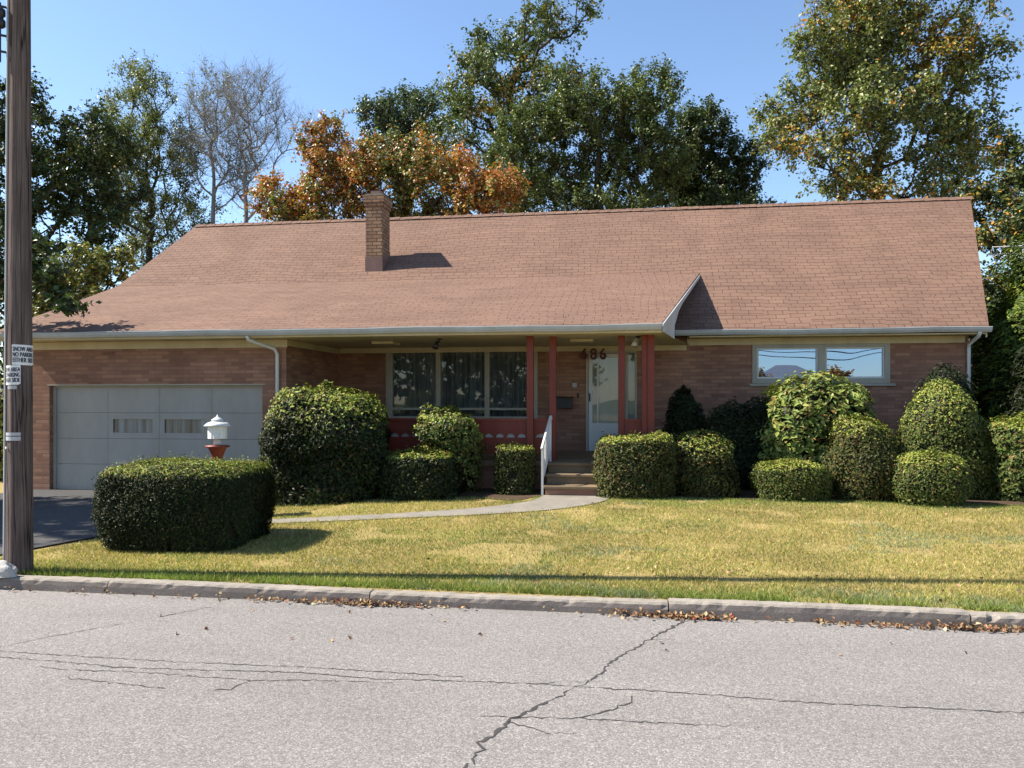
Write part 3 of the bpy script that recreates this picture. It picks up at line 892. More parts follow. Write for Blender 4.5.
# bedroom window
bw = MB(); x0, x1, z0, z1 = BW
bw.box(x0, x1, fy0, fy1, z1 - 0.07, z1); bw.box(x0, x1, fy0, fy1, z0, z0 + 0.11)
for a, b in ((x0, x0 + 0.10), (4.01, 4.16), (x1 - 0.11, x1)): bw.box(a, b, fy0 - 0.005, fy1 + 0.004, z0 + 0.002, z1 - 0.003)
bwo = bw.build('bedroom_window', M['trim'], H, bevel=0.006)
for k, (a, b) in enumerate(((x0 + 0.10, 4.01), (4.16, x1 - 0.11))):
    f = MB(); t_ = 0.035
    f.box(a, b, YP + 0.005, YP + 0.05, z0 + 0.11, z0 + 0.11 + t_); f.box(a, b, YP + 0.005, YP + 0.05, z1 - 0.07 - t_, z1 - 0.07)
    f.box(a, a + t_, YP + 0.004, YP + 0.051, z0 + 0.112, z1 - 0.072); f.box(b - t_, b, YP + 0.004, YP + 0.051, z0 + 0.112, z1 - 0.072)
    f.build('sash', M['white'], bwo)
    MB().poly([(a + t_, YP + 0.035, z0 + 0.11 + t_), (b - t_, YP + 0.035, z0 + 0.11 + t_), (b - t_, YP + 0.035, z1 - 0.07 - t_), (a + t_, YP + 0.035, z1 - 0.07 - t_)]).build('pane', M['mirror_glass'], bwo)
bx('sill', M['trim'], bwo, x0 - 0.06, x1 + 0.1, YP - 0.05, YP - 0.001, z0 - 0.055, z0 - 0.003)

# front door: white storm door with tall glass, sidelight to its right
dx0, dx1, dz0, dz1 = DR
mb = MB(); mb.box(dx0, dx0 + 0.055, YP - 0.02, YP + 0.1, dz0, dz1 - 0.09); mb.box(-0.03, 0.03, YP - 0.02, YP + 0.1, dz0, dz1 - 0.09); mb.box(dx1 - 0.05, dx1, YP - 0.02, YP + 0.1, dz0, dz1 - 0.09)
mb.box(dx0, dx1, YP - 0.024, YP + 0.1, dz1 - 0.088, dz1 - 0.003)
dfo = mb.build('front_door', M['trim'], H, bevel=0.005)
mb = MB(); a, b, t_ = dx0 + 0.06, -0.035, 0.085
y0, y1 = YP + 0.0, YP + 0.035
mb.box(a, b, y0, y1, dz0 + 0.01, dz0 + 0.62); mb.box(a, a + t_, y0, y1, dz0 + 0.62, dz1 - 0.095); mb.box(b - t_, b, y0, y1, dz0 + 0.62, dz1 - 0.095); mb.box(a + t_, b - t_, y0, y1, dz1 - 0.18, dz1 - 0.095)
mb.box(a + t_ + 0.1, a + t_ + 0.135, y0 + 0.012, y1 + 0.02, dz0 + 0.62, dz1 - 0.18)
mb.build('storm_door', M['white'], dfo, bevel=0.004)
MB().poly([(a + t_, y0 + 0.018, dz0 + 0.62), (b - t_, y0 + 0.018, dz0 + 0.62), (b - t_, y0 + 0.018, dz1 - 0.18), (a + t_, y0 + 0.018, dz1 - 0.18)]).build('pane', M['door_glass'], dfo)
MB().box(a + 0.015, b - 0.015, YP + 0.11, YP + 0.15, dz0, dz1 - 0.1).build('inner_door', M['white'], dfo)
bx('handle', M['black'], dfo, a + 0.012, a + 0.04, y0 - 0.035, y0 - 0.001, 2.02, 2.2)
mb = MB(); mb.box(0.03, dx1 - 0.05, YP + 0.0, YP + 0.04, dz0, dz0 + 0.4); mb.build('sidelight_panel', M['white'], dfo)
MB().poly([(0.03, YP + 0.02, dz0 + 0.4), (dx1 - 0.05, YP + 0.02, dz0 + 0.4), (dx1 - 0.05, YP + 0.02, dz1 - 0.09), (0.03, YP + 0.02, dz1 - 0.09)]).build('sidelight_pane', M['door_glass'], dfo)
MB().box(0.025, dx1 - 0.045, YP + 0.115, YP + 0.13, dz0, dz1 - 0.09).build('sidelight_curtain', M['white'], dfo)

# porch: slab, brick base, steps, posts, rail
PZ = 0.905
bx('porch_floor', M['step'], H, XG + 0.004, 0.62, YG - 0.06, YP - 0.001, PZ - 0.1, PZ, bevel=0.01)
MB().box(XG + 0.006, 0.58, YG, YP - 0.002, 0.05, PZ - 0.1).build('porch_base', M['brick'], H)
for k in range(3):
    zt = 0.37 + 0.178 * (k + 1)
    yb = YG - 0.061; yf = 13.40 + 0.30 * k
    if k < 3:
        st = MB().box(-1.42, -0.12, yf + 0.03, yb, 0.2 if k == 0 else zt - 0.176, zt - 0.055).build('step', M['brick' if k == 0 else 'step'], H)
        MB().box(-1.45, -0.09, yf, yb - 0.001, zt - 0.054, zt).build('tread', M['step'], st, bevel=0.012)
def post(x, y, w, d_, z0):
    p = bx('porch_post', M['red'], H, x - w / 2, x + w / 2, y - d_ / 2, y + d_ / 2, z0, 3.248, bevel=0.008)
    return p
post(-1.80, 14.38, 0.125, 0.125, PZ); post(-1.385, 14.52, 0.125, 0.125, PZ); post(-0.10, 14.52, 0.125, 0.125, PZ)
p4 = MB().box(0.27, 0.36, 14.33, 14.50, PZ, 3.248).box(0.363, 0.50, 14.36, 14.52, PZ, 3.248).build('porch_post', M['red'], H, bevel=0.006)
# porch rail: solid boards with a row of scalloped openings
def rail_panel(x0, x1, y):
    mb = MB(); zr = 1.70
    mb.box(x0, x1, y - 0.05, y + 0.05, zr - 0.05, zr)
    mb.box(x0, x1, y - 0.02, y + 0.02, zr - 0.26, zr - 0.05)
    n = max(1, round((x1 - x0) / 0.21)); w = (x1 - x0) / n
    za, zb = zr - 0.36, zr - 0.26
    for i in range(n):
        a = x0 + i * w; b = a + w; g_ = 0.025
        pts = [(a, zb), (a, za), (a + g_, za)]
        for k in range(9):
            t = k / 8; xx = a + g_ + (w - 2 * g_) * t
            pts.append((xx, za + 0.02 + 0.055 * math.sin(math.pi * t) ** 0.6))
        pts += [(b - g_, za), (b, za), (b, zb)]
        # spandrel above each opening
        for (xa_, z_a), (xb_, z_b) in zip(pts[2:-3], pts[3:-2]):
            if xb_ - xa_ > 1e-6: mb.add([(xa_, y - 0.018, z_a), (xb_, y - 0.018, z_b), (xb_, y - 0.018, zb), (xa_, y - 0.018, zb), (xa_, y + 0.018, z_a), (xb_, y + 0.018, z_b), (xb_, y + 0.018, zb), (xa_, y + 0.018, zb)],
                       [(0, 1, 2, 3), (7, 6, 5, 4), (0, 4, 5, 1)])
        mb.box(a, a + g_, y - 0.019, y + 0.019, za, zb)
        mb.box(b - g_, b, y - 0.0185, y + 0.0185, za, zb)
    mb.box(x0, x1, y - 0.02, y + 0.02, PZ + 0.12, za)
    r_ = mb.build('porch_rail', M['red'], H)
    bx('rail_backing', M['gutter'], r_, x0 + 0.01, x1 - 0.01, y + 0.025, y + 0.035, zr - 0.40, zr - 0.27, bevel=0)
    return r_
rail_panel(XG + 0.03, -1.87, 14.42)
rail_panel(-1.735, -1.45, 14.46)
rail_panel(-0.035, 0.27, 14.45)

# white iron hand rail on the left of the steps
hr = MB()
hx = -1.47
P0, P1 = (hx, 13.45), (hx + 0.06, 14.34)
top0, top1, bot0, bot1 = 1.22, 1.74, 0.62, 1.13
hr.box(hx - 0.02, hx + 0.02, 13.43, 13.47, 0.36, 1.24)
hr.box(hx + 0.04, hx + 0.08, 14.25, 14.29, PZ - 0.05, 1.72)
hr.tube([(hx, 13.38, top0 - 0.03), (hx, 13.42, top0 + 0.0), (hx + 0.06, 14.30, top1), (hx + 0.06, 14.36, top1), (hx + 0.06, 14.38, top1 - 0.06)], 0.026, 8)
hr.tube([(hx, 13.45, bot0), (hx + 0.06, 14.30, bot1)], 0.014, 6)
hro = hr.build('stair_handrail', M['white'], H)
mb = MB()
for k in range(1, 7):
    t = k / 7; y = 13.45 + 0.83 * t; x = hx + 0.06 * t
    mb.tube([(x, y, bot0 + (bot1 - bot0) * t), (x, y, top0 + (top1 - top0) * t)], 0.010, 6)
mb.build('baluster', M['white'], hro)

# things fixed to the porch
mbx = MB().box(-1.56, -1.19, 16.94, YP - 0.002, 1.86, 2.09); mbx.add([(-1.575, 16.92, 2.09), (-1.175, 16.92, 2.09), (-1.175, YP - 0.003, 2.13), (-1.575, YP - 0.003, 2.13), (-1.575, 16.92, 2.06), (-1.175, 16.92, 2.06)], [(0, 1, 2, 3), (4, 5, 1, 0)])
mbx.build('mailbox', M['black'], H, bevel=0.006)
bx('wall_plate', M['steel'], H, -1.2, -1.1, YP - 0.025, YP - 0.001, 2.33, 2.43)
bx('doorbell', M['black'], H, -1.10, -1.05, YP - 0.02, YP - 0.001, 2.1, 2.2)
for x in (-4.93, -0.88):
    bx('ceiling_light', M['cream'], H, x - 0.23, x + 0.23, 15.1, 15.6, 3.195, 3.249, bevel=0.01)
def spot(x, y, mat, mat2):
    mb = MB(); mb.lathe([(0.05, 3.248), (0.05, 3.225), (0.02, 3.22), (0.02, 3.2)], x + 0.05, y, 12)
    s = mb.build('spotlight', mat, H)
    MB().tube([(x + 0.05, y, 3.2), (x, y, 3.17), (x - 0.01, y - 0.03, 3.12), (x - 0.02, y - 0.06, 3.06)], [0.015, 0.035, 0.05, 0.062], 12).build('lamp_head', mat2, s, smooth=True)
spot(-3.66, 14.6, M['black'], M['black']); spot(0.16, 14.6, M['black'], M['white'])

def text_mesh(body, size, extr=0.0, bold=0.0):
    cu = bpy.data.curves.new('lettering', 'FONT')
    cu.body = body; cu.size = size; cu.extrude = extr; cu.align_x = 'CENTER'; cu.resolution_u = 3; cu.offset = bold
    o = bpy.data.objects.new('lettering', cu)
    C.collection.objects.link(o)
    dg = bpy.context.evaluated_depsgraph_get()
    me = bpy.data.meshes.new_from_object(o.evaluated_get(dg))
    bpy.data.objects.remove(o); bpy.data.curves.remove(cu)
    v = [tuple(q.co) for q in me.vertices]; f = [list(p.vertices) for p in me.polygons]
    bpy.data.meshes.remove(me)
    return v, f
for k, dgt in enumerate('686'):
    v, f = text_mesh(dgt, 0.345, 0.010, 0.006)
    sc_ = 1.0
    cx = -0.73 + (k - 1) * 0.205
    MB().add([(cx + x * 0.95, YP - 0.055 - z, 2.95 + y) for x, y, z in v], f).build('house_number', M['darkred'], H)

# ------------------------------------------------------------------ utility pole
PX, PY = -6.74, 7.715
pole = empty('utility_pole', (PX, PY, 0.1), 'tall weathered wooden utility pole with paper signs standing behind the kerb', 'utility pole')
def pr_(z): return 0.133 - 0.0051 * (z - 0.1)
mb = MB(); n = 40; vs = []; zs = [0.02 + (12.2 - 0.02) * i / 60 for i in range(61)]
rr = np.random.default_rng(2); prof = 1 + 0.018 * rr.normal(size=n)
for z in zs:
    for k in range(n):
        t = 2 * math.pi * k / n
        q = pr_(z) * (prof[k] + 0.006 * math.sin(z * 1.7 + k))
        vs.append((PX + q * math.cos(t) + 0.001 * (z - 1), PY + q * math.sin(t), z))
mb.add(vs, [(i * n + k, i * n + (k + 1) % n, (i + 1) * n + (k + 1) % n, (i + 1) * n + k) for i in range(60) for k in range(n)] + [[60 * n + k for k in range(n)]])
mb.build('pole', M['pole'], pole, smooth=True)
TOC = math.atan2(-PY, -PX)               # direction from the pole to the street viewer
def on_pole(a_deg, z, extra):            # a_deg grows to the viewer's right
    t = TOC + R(a_deg)
    q = pr_(z) + extra
    return (PX + 0.001 * (z - 1) + q * math.cos(t), PY + q * math.sin(t), z)
def sign(a0, a1, z0, z1, lines, skew):
    mb = MB(); nS = 14; vs = []
    for i in range(nS + 1):
        a = a0 + (a1 - a0) * i / nS
        curl = 0.006 + (0.006 if i in (0, nS) else 0)
        vs += [on_pole(a, z0 + skew * i / nS + (0.012 if i == nS else 0), curl), on_pole(a, z1 + skew * i / nS, curl)]
    mb.add(vs, [(2 * i, 2 * i + 2, 2 * i + 3, 2 * i + 1) for i in range(nS)])
    s = mb.build('sign', M['paper'], pole, smooth=True)
    h = (z1 - z0) / (len(lines) + 0.7)
    let = MB(); mid = (a0 + a1) / 2
    for k, ln in enumerate(lines):
        v, f = text_mesh(ln, h * 1.18)
        wmax = max(abs(x) for x, y, z in v)
        tw = (a1 - a0) * math.pi / 180 * 0.122 * 0.48
        sx = min(1.25, tw / wmax)
        zb = z1 - h * (k + 1.0) - 0.012
        let.add([on_pole(mid + math.degrees(x * sx / 0.122), zb + y + skew * (0.5 + x * sx / (2 * tw)), 0.0095) for x, y, z in v], f)
        # letters are bold: a second slightly shifted pass
        let.add([on_pole(mid + math.degrees((x * sx + 0.004) / 0.122), zb + y + skew * (0.5 + x * sx / (2 * tw)), 0.0105) for x, y, z in v], f)
    let.build('lettering', M['ink'], s)
    return s
sign(-33, 74, 2.44, 2.665, ['SNOW AREA', 'NO PARKING', 'EITHER SIDE'], -0.004)
sign(-100, 4, 2.215, 2.43, ['SNOW AREA', 'NO PARKING', 'EITHER SIDE'], 0.006)
for z0, z1, a0, a1 in ((1.60, 1.645, -100, 5), (1.655, 1.69, -100, 5), (2.17, 2.21, -60, -12)):
    mb = MB(); vs = []
    for i in range(13):
        a = a0 + (a1 - a0) * i / 12
        vs += [on_pole(a, z0, 0.005), on_pole(a, z1, 0.005)]
    mb.add(vs, [(2 * i, 2 * i + 2, 2 * i + 3, 2 * i + 1) for i in range(12)])
    mb.build('metal_band', M['steel'], pole)
x, y, z = on_pole(-65, 1.52, 0.004); MB().tube([(x, y, z), (x - 0.006, y - 0.012, z)], 0.012, 8).build('tag', M['paper'], pole)
mb = MB(); mb.tube([on_pole(-86, zz, 0.012) for zz in np.linspace(0.15, 10, 40)], 0.012, 6); mb.build('ground_wire', M['steel'], pole, smooth=True)
# spool insulator bracket high on the left side
mb = MB()
ax, ay, _ = on_pole(-92, 6.35, 0.0)
ux, uy = math.cos(TOC + R(-92)), math.sin(TOC + R(-92))
for zz in (6.42, 6.1, 5.92):
    mb.tube([(ax, ay, zz), (ax + ux * 0.09, ay + uy * 0.09, zz)], 0.014, 6)
mb.tube([(ax + ux * 0.085, ay + uy * 0.085, 5.8), (ax + ux * 0.085, ay + uy * 0.085, 6.46)], 0.012, 6)
br = mb.build('insulator_bracket', M['black'], pole)
MB().lathe([(0.03, 6.18), (0.055, 6.2), (0.055, 6.26), (0.035, 6.28), (0.035, 6.3), (0.055, 6.32), (0.055, 6.38), (0.03, 6.4)], ax + ux * 0.085, ay + uy * 0.085, 14).build('insulator', M['black'], br, smooth=True)

# stone at the foot of the pole
import bmesh
def rock(name, x, y, z, sx, sy, sz, seed, label):
    bm = bmesh.new(); bmesh.ops.create_icosphere(bm, subdivisions=4, radius=1)
    P = np.array([v.co for v in bm.verts])
    k = 0.72 + 0.55 * vnoise(P * 1.3 + 9, seed) + 0.16 * (vnoise(P * 4 + 3, seed + 1) - 0.5)
    for v_, q in zip(bm.verts, k):
        c_ = v_.co * q
        v_.co = (x + c_.x * sx, y + c_.y * sy, z + max(-0.3, c_.z) * sz)
    me = bpy.data.meshes.new(name); bm.to_mesh(me); bm.free()
    me.materials.append(M['rock'])
    o = bpy.data.objects.new(name, me); C.collection.objects.link(o)
    return tag(o, label, 'rock')
rock('rock', -6.74, 7.47, 0.165, 0.20, 0.09, 0.115, 4, 'pale grey rough stone lying at the foot of the utility pole')

# ------------------------------------------------------------------ yard lamp
LX, LY = -6.41, 11.35
lz0 = gz(LX, LY)
L = empty('yard_lamp', (LX, LY, lz0), 'white lantern with a tiered cap on a red post behind the clipped hedge', 'lamp')
MB().lathe([(0.075, lz0 - 0.05), (0.07, lz0 + 0.9), (0.085, 1.16), (0.10, 1.2), (0.14, 1.295), (0.185, 1.305), (0.185, 1.33), (0.06, 1.34)], LX, LY, 20).build('post', M['red'], L, smooth=True)
MB().lathe([(0.055, 1.341), (0.062, 1.38), (0.05, 1.42), (0.075, 1.435), (0.10, 1.44)], LX, LY, 16).build('neck', M['white'], L, smooth=True)
mb = MB(); nP = 40; vs = []
for z in (1.441, 1.635):
    for k in range(nP):
        q = 0.142 + (0.004 if k % 2 else 0); t = 2 * math.pi * k / nP
        vs.append((LX + q * math.cos(t), LY + q * math.sin(t), z))
mb.add(vs, [(k, (k + 1) % nP, (k + 1) % nP + nP, k + nP) for k in range(nP)] + [list(range(nP - 1, -1, -1)), list(range(nP, 2 * nP))])
mb.build('lantern_glass', M['frosted'], L)
MB().lathe([(0.20, 1.636), (0.205, 1.646), (0.15, 1.69), (0.085, 1.712), (0.07, 1.724), (0.095, 1.726), (0.095, 1.735), (0.055, 1.762), (0.024, 1.782), (0.012, 1.80), (0.004, 1.82)], LX, LY, 24).build('lantern_cap', M['white'], L, smooth=True)

# ------------------------------------------------------------------ shrubs
def prof_box(t): return (1 - t ** 16) ** (1 / 4.5) * np.minimum(1, 0.93 + 0.2 * t)
def prof_dome(t): return (1 - t ** 3.4) ** (1 / 2.4) * np.minimum(1, 0.86 + 0.5 * t)
def prof_round(t):
    return np.where(t > 0.42, np.sqrt(np.clip(1 - ((t - 0.42) / 0.58) ** 2, 0, 1)), 1 - 0.30 * ((0.42 - t) / 0.42) ** 2)
def prof_gum(t): return np.clip(1 - t ** 2.4, 0, 1) ** 0.62 * np.minimum(1, 0.85 + 0.6 * t)
def prof_spire(t): return np.clip(1 - t ** 1.5, 0, 1) ** 0.85 * np.minimum(1, 0.8 + 1.2 * t)
def prof_vase(t): return np.where(t > 0.6, np.sqrt(np.clip(1 - ((t - 0.6) / 0.4) ** 2.6, 0, 1)), 0.62 + 0.38 * np.clip(t / 0.6, 0, 1) ** 0.8)

def shrub(name, label, x, y, w, dp, ztop, prof, pal, n, ls, seed, p=2.2, lump=0.06, depth=0.07, aspect=0.55, group=None, zbase=None, lumpf=2.2, upb=0.25, cat='shrub', gaps=0.0, sunlit_top=None, jit=0.34, irr=1.0):
    rng = np.random.default_rng(seed)
    z0 = gz(x, y) if zbase is None else zbase
    h = ztop - z0
    root = empty(name, (x, y, z0), label, cat, group)
    a, b = w / 2, dp / 2
    T = np.linspace(0.0, 1, 240); fT = prof(T); fT = np.nan_to_num(fT)
    arc = np.sqrt(np.diff(fT * (a + b) / 2) ** 2 + np.diff(T * h) ** 2) * (0.5 * (fT[1:] + fT[:-1]) + 0.02)
    cum = np.concatenate([[0], np.cumsum(arc)]); cum /= cum[-1]
    def surf(t, phi):
        c, s_ = np.cos(phi), np.sin(phi)
        rad = (np.abs(c) ** p + np.abs(s_) ** p) ** (-1 / p)
        f = np.interp(t, T, fT)
        P = np.stack([a * f * rad * c, b * f * rad * s_, h * t], -1)
        N = unit(np.stack([c * rad / a, s_ * rad / b, np.zeros_like(c)], -1))
        df = (np.interp(np.clip(t + .01, 0, 1), T, fT) - np.interp(np.clip(t - .01, 0, 1), T, fT)) / 0.02
        N[:, 2] = np.clip(-df * (a + b) / 2 / h, -1.0, 12)
        return P, unit(N)
    def lumps(P): return (0.055 + lump * 0.9) * irr * 2 * (vnoise(P * 1.05 + seed * 1.7, seed + 11) - 0.5) + lump * 2 * (vnoise(P * lumpf + seed, seed) - 0.5) + lump * 0.8 * (vnoise(P * lumpf * 2.6 + seed, seed + 5) - 0.5)
    t = np.interp(rng.random(n), cum, T); phi = rng.random(n) * 2 * math.pi
    P, N = surf(t, phi)
    dep = depth * rng.random(n) ** 1.6 * 1.6
    P = P + N * (lumps(P) - dep + rng.normal(size=n) * 0.012)[:, None]
    gq = gaps + 0.10
    if gq:
        keep = vnoise(P * 5.5 + 31, seed + 9) > gq * (1.25 - 0.9 * np.clip(t, 0, 1))
        P, N, dep, t = P[keep], N[keep], dep[keep], t[keep]
    P[:, 2] = np.maximum(P[:, 2], 0.02)
    P = P + np.array([x, y, z0])
    nn_ = len(P)
    Nl = unit(N + rng.normal(size=(nn_, 3)) * jit + np.array([0, 0, upb]))
    size = ls * rng.uniform(0.6, 1.4, nn_)
    stray = rng.random(nn_) < 0.045
    P = P + np.where(stray, rng.uniform(0.01, 0.085, nn_), 0)[:, None] * unit(N + np.array([0, 0, 0.7]))
    col = pick(pal, nn_, rng)
    if sunlit_top is not None:
        w = np.clip((N[:, 2] - 0.22) * 1.9, 0, 0.9) * (vnoise(P * 3.1 + 7, seed + 4) * 0.8 + 0.5)  # upward-facing leaves get the lighter colours, as if sunlit
        col = np.where((rng.random(nn_) < w)[:, None], pick(sunlit_top, nn_, rng), col)
    # patches of one tone within the shrub, as growth comes in flushes
    pn = vnoise(P * 2.3, seed + 2)[:, None]
    col = col * (0.8 + 0.4 * pn)
    g = NP()
    v, f = leaves(P, Nl, size, rng, aspect)
    g.add(v, f, col, 0)
    # the twiggy inside of the shrub
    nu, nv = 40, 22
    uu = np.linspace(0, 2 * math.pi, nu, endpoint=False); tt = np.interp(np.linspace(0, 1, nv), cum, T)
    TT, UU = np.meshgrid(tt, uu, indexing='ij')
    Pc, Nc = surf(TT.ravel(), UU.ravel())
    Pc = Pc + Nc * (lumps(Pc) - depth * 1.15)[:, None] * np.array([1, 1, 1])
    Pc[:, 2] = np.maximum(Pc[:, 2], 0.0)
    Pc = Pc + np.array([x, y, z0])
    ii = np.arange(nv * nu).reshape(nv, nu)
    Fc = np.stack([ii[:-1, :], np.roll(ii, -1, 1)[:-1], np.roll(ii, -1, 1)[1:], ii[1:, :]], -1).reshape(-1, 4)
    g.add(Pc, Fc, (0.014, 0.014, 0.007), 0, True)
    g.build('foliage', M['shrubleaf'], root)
    mb = MB()
    for k in range(5):
        an = rng.random() * 6.28; q = 0.25 * min(a, b)
        mb.tube([(x + q * math.cos(an) * .6, y + q * math.sin(an) * .6, z0 - 0.05), (x + q * math.cos(an), y + q * math.sin(an), z0 + h * 0.2), (x + 1.5 * q * math.cos(an + .4), y + 1.5 * q * math.sin(an + .4), z0 + h * 0.5)], [0.03, 0.022, 0.012], 6)
    mb.build('stem', M['bark'], root)
    return root

YEW = [(5, 0.0124, 0.0211, 0.0068), (3, 0.0223, 0.0341, 0.0093), (1.2, 0.0465, 0.0546, 0.0149), (0.5, 0.0620, 0.0465, 0.0186)]
YEWL = [(4, 0.0440, 0.0680, 0.0160), (4, 0.0720, 0.0960, 0.0224), (2, 0.1120, 0.1240, 0.0320), (0.8, 0.1280, 0.0880, 0.0320)]
BOX = [(4, 0.0458, 0.0667, 0.0142), (4, 0.0721, 0.0912, 0.0193), (2, 0.1048, 0.1123, 0.0290), (0.5, 0.1114, 0.0702, 0.0257)]
BOXR = [(4, 0.0335, 0.0457, 0.0120), (4, 0.0610, 0.0686, 0.0179), (2, 0.0914, 0.0783, 0.0239), (0.8, 0.0853, 0.0490, 0.0210)]
SUNLIT_TOP = [(4, .17, .21, .035), (3, .25, .27, .05), (1, .26, .19, .06)]  # yellow-green leaf colours that paint sunlight onto shrub tops
RHO = [(4, .10, .14, .030), (4, .17, .20, .045), (2, .24, .25, .07), (0.8, .20, .13, .04)]
DARK = [(5, 0.0117, 0.0195, 0.0065), (3, 0.0195, 0.0286, 0.0084), (0.8, 0.0325, 0.0423, 0.0117)]

shrub('clipped_hedge', 'big clipped dark hedge with flat top and rounded ends near the kerb', -5.82, 9.55, 1.97, 1.5, 1.225, prof_box, YEW, 64000, 0.038, 11, 5.0, 0.035, 0.05, 0.45, cat='hedge', sunlit_top=SUNLIT_TOP, irr=0.45)
shrub('large_shrub', 'tallest dark leafy shrub standing right of the garage door', -5.36, 13.2, 2.45, 1.9, 2.27, prof_dome, YEW, 26000, 0.075, 12, 2.5, 0.20, 0.14, 0.5, lumpf=1.7, sunlit_top=SUNLIT_TOP)
shrub('low_shrub', 'low dark flat topped shrub at the walk below the picture window', -3.62, 13.1, 1.3, 1.2, 1.17, prof_box, YEW, 12000, 0.055, 13, 2.8, 0.07, 0.08, sunlit_top=SUNLIT_TOP)
shrub('loose_shrub', 'loose yellow green shrub with bare lower twigs in front of the porch rail', -3.3, 13.85, 1.28, 1.0, 1.93, prof_vase, YEWL, 10000, 0.065, 14, 2.2, 0.22, 0.16, gaps=0.33, lumpf=2.6, sunlit_top=SUNLIT_TOP)
shrub('box_shrub', 'small square clipped shrub immediately left of the white stair rail', -1.98, 13.75, 0.74, 0.74, 1.26, prof_box, BOXR, 8000, 0.045, 15, 4.0, 0.05, 0.06, gaps=0.15, sunlit_top=SUNLIT_TOP)
shrub('square_shrub', 'wide clipped block shrub immediately right of the steps', 0.14, 13.72, 1.34, 1.15, 1.44, prof_box, BOXR, 20000, 0.048, 16, 3.2, 0.07, 0.08, sunlit_top=SUNLIT_TOP)
shrub('round_shrub', 'rounded shrub with bright green top beside the wide block shrub', 1.32, 13.95, 1.05, 1.0, 1.41, prof_dome, BOXR, 10000, 0.055, 17, 2.4, 0.12, 0.12, gaps=0.15, sunlit_top=SUNLIT_TOP)
shrub('pointed_shrub', 'dark pointed shrub against the brick wall right of the porch post', 1.12, 15.7, 1.15, 1.1, 2.45, prof_gum, DARK, 11000, 0.07, 18, 2.2, 0.15, 0.12)
shrub('spreading_shrub', 'dark shaded spreading shrub between the pointed shrub and the bright rhododendron', 2.2, 15.3, 1.7, 1.4, 1.95, prof_dome, DARK, 12000, 0.07, 19, 2.2, 0.18, 0.14)
shrub('rhododendron', 'big rhododendron with glossy bright yellow green leaves under the bedroom window', 3.48, 14.95, 2.2, 1.7, 2.5, prof_dome, RHO, 7500, 0.14, 20, 2.2, 0.26, 0.24, 0.42, upb=0.55, lumpf=1.9, gaps=0.2)
shrub('low_box_shrub', 'lowest clipped box shrub at the edge of the lawn below the rhododendron', 2.74, 13.62, 1.14, 0.8, 0.955, prof_box, BOX, 11000, 0.045, 21, 3.2, 0.06, 0.07, sunlit_top=SUNLIT_TOP)
shrub('ball_shrub', 'rounded bronze green shrub right of the rhododendron', 3.97, 13.95, 1.2, 1.15, 1.8, prof_dome, BOXR, 16000, 0.05, 22, 2.3, 0.13, 0.1, gaps=0.1, sunlit_top=SUNLIT_TOP)
shrub('gumdrop_shrub', 'large gumdrop shaped clipped shrub near the right corner of the house', 5.48, 14.45, 1.60, 1.45, 2.38, prof_gum, BOX, 26000, 0.045, 23, 2.2, 0.06, 0.07, sunlit_top=SUNLIT_TOP)
shrub('dark_cone_shrub', 'dark cone shrub peeping over the gumdrop shrub against the wall', 6.02, 15.75, 1.25, 0.95, 2.68, prof_gum, DARK, 9000, 0.06, 24, 2.2, 0.12, 0.1)
shrub('small_shrub', 'small low shrub at the foot of the gumdrop shrub', 4.9, 13.35, 1.2, 0.9, 1.22, prof_dome, BOX, 11000, 0.045, 25, 2.4, 0.09, 0.08, sunlit_top=SUNLIT_TOP)
shrub('end_shrub', 'bushy green shrub at the right end of the foundation planting', 6.75, 14.1, 1.5, 1.2, 1.73, prof_box, YEWL, 14000, 0.065, 26, 2.6, 0.16, 0.12, gaps=0.12, sunlit_top=SUNLIT_TOP)
shrub('arborvitae', 'tall dark arborvitae with sunlit tips beyond the right corner of the house', 8.75, 18.2, 2.7, 2.6, 5.4, prof_gum, [(4, .05, .085, .018), (3, .10, .14, .025), (2, .17, .20, .03)], 30000, 0.13, 27, 2.1, 0.4, 0.30, 0.3, upb=0.9, lumpf=1.3, cat='tree')
shrub('arborvitae', 'shorter dark arborvitae behind the end shrub at the right edge', 8.25, 16.3, 1.9, 1.8, 3.7, prof_gum, DARK, 15000, 0.1, 28, 2.1, 0.3, 0.2, 0.3, upb=0.8, lumpf=1.6, cat='tree')
shrub('side_bush', 'light green bush beside the driveway beyond the pole', -14.3, 16.5, 1.9, 1.8, 2.4, prof_dome, RHO, 9000, 0.1, 29, 2.2, 0.25, 0.18)

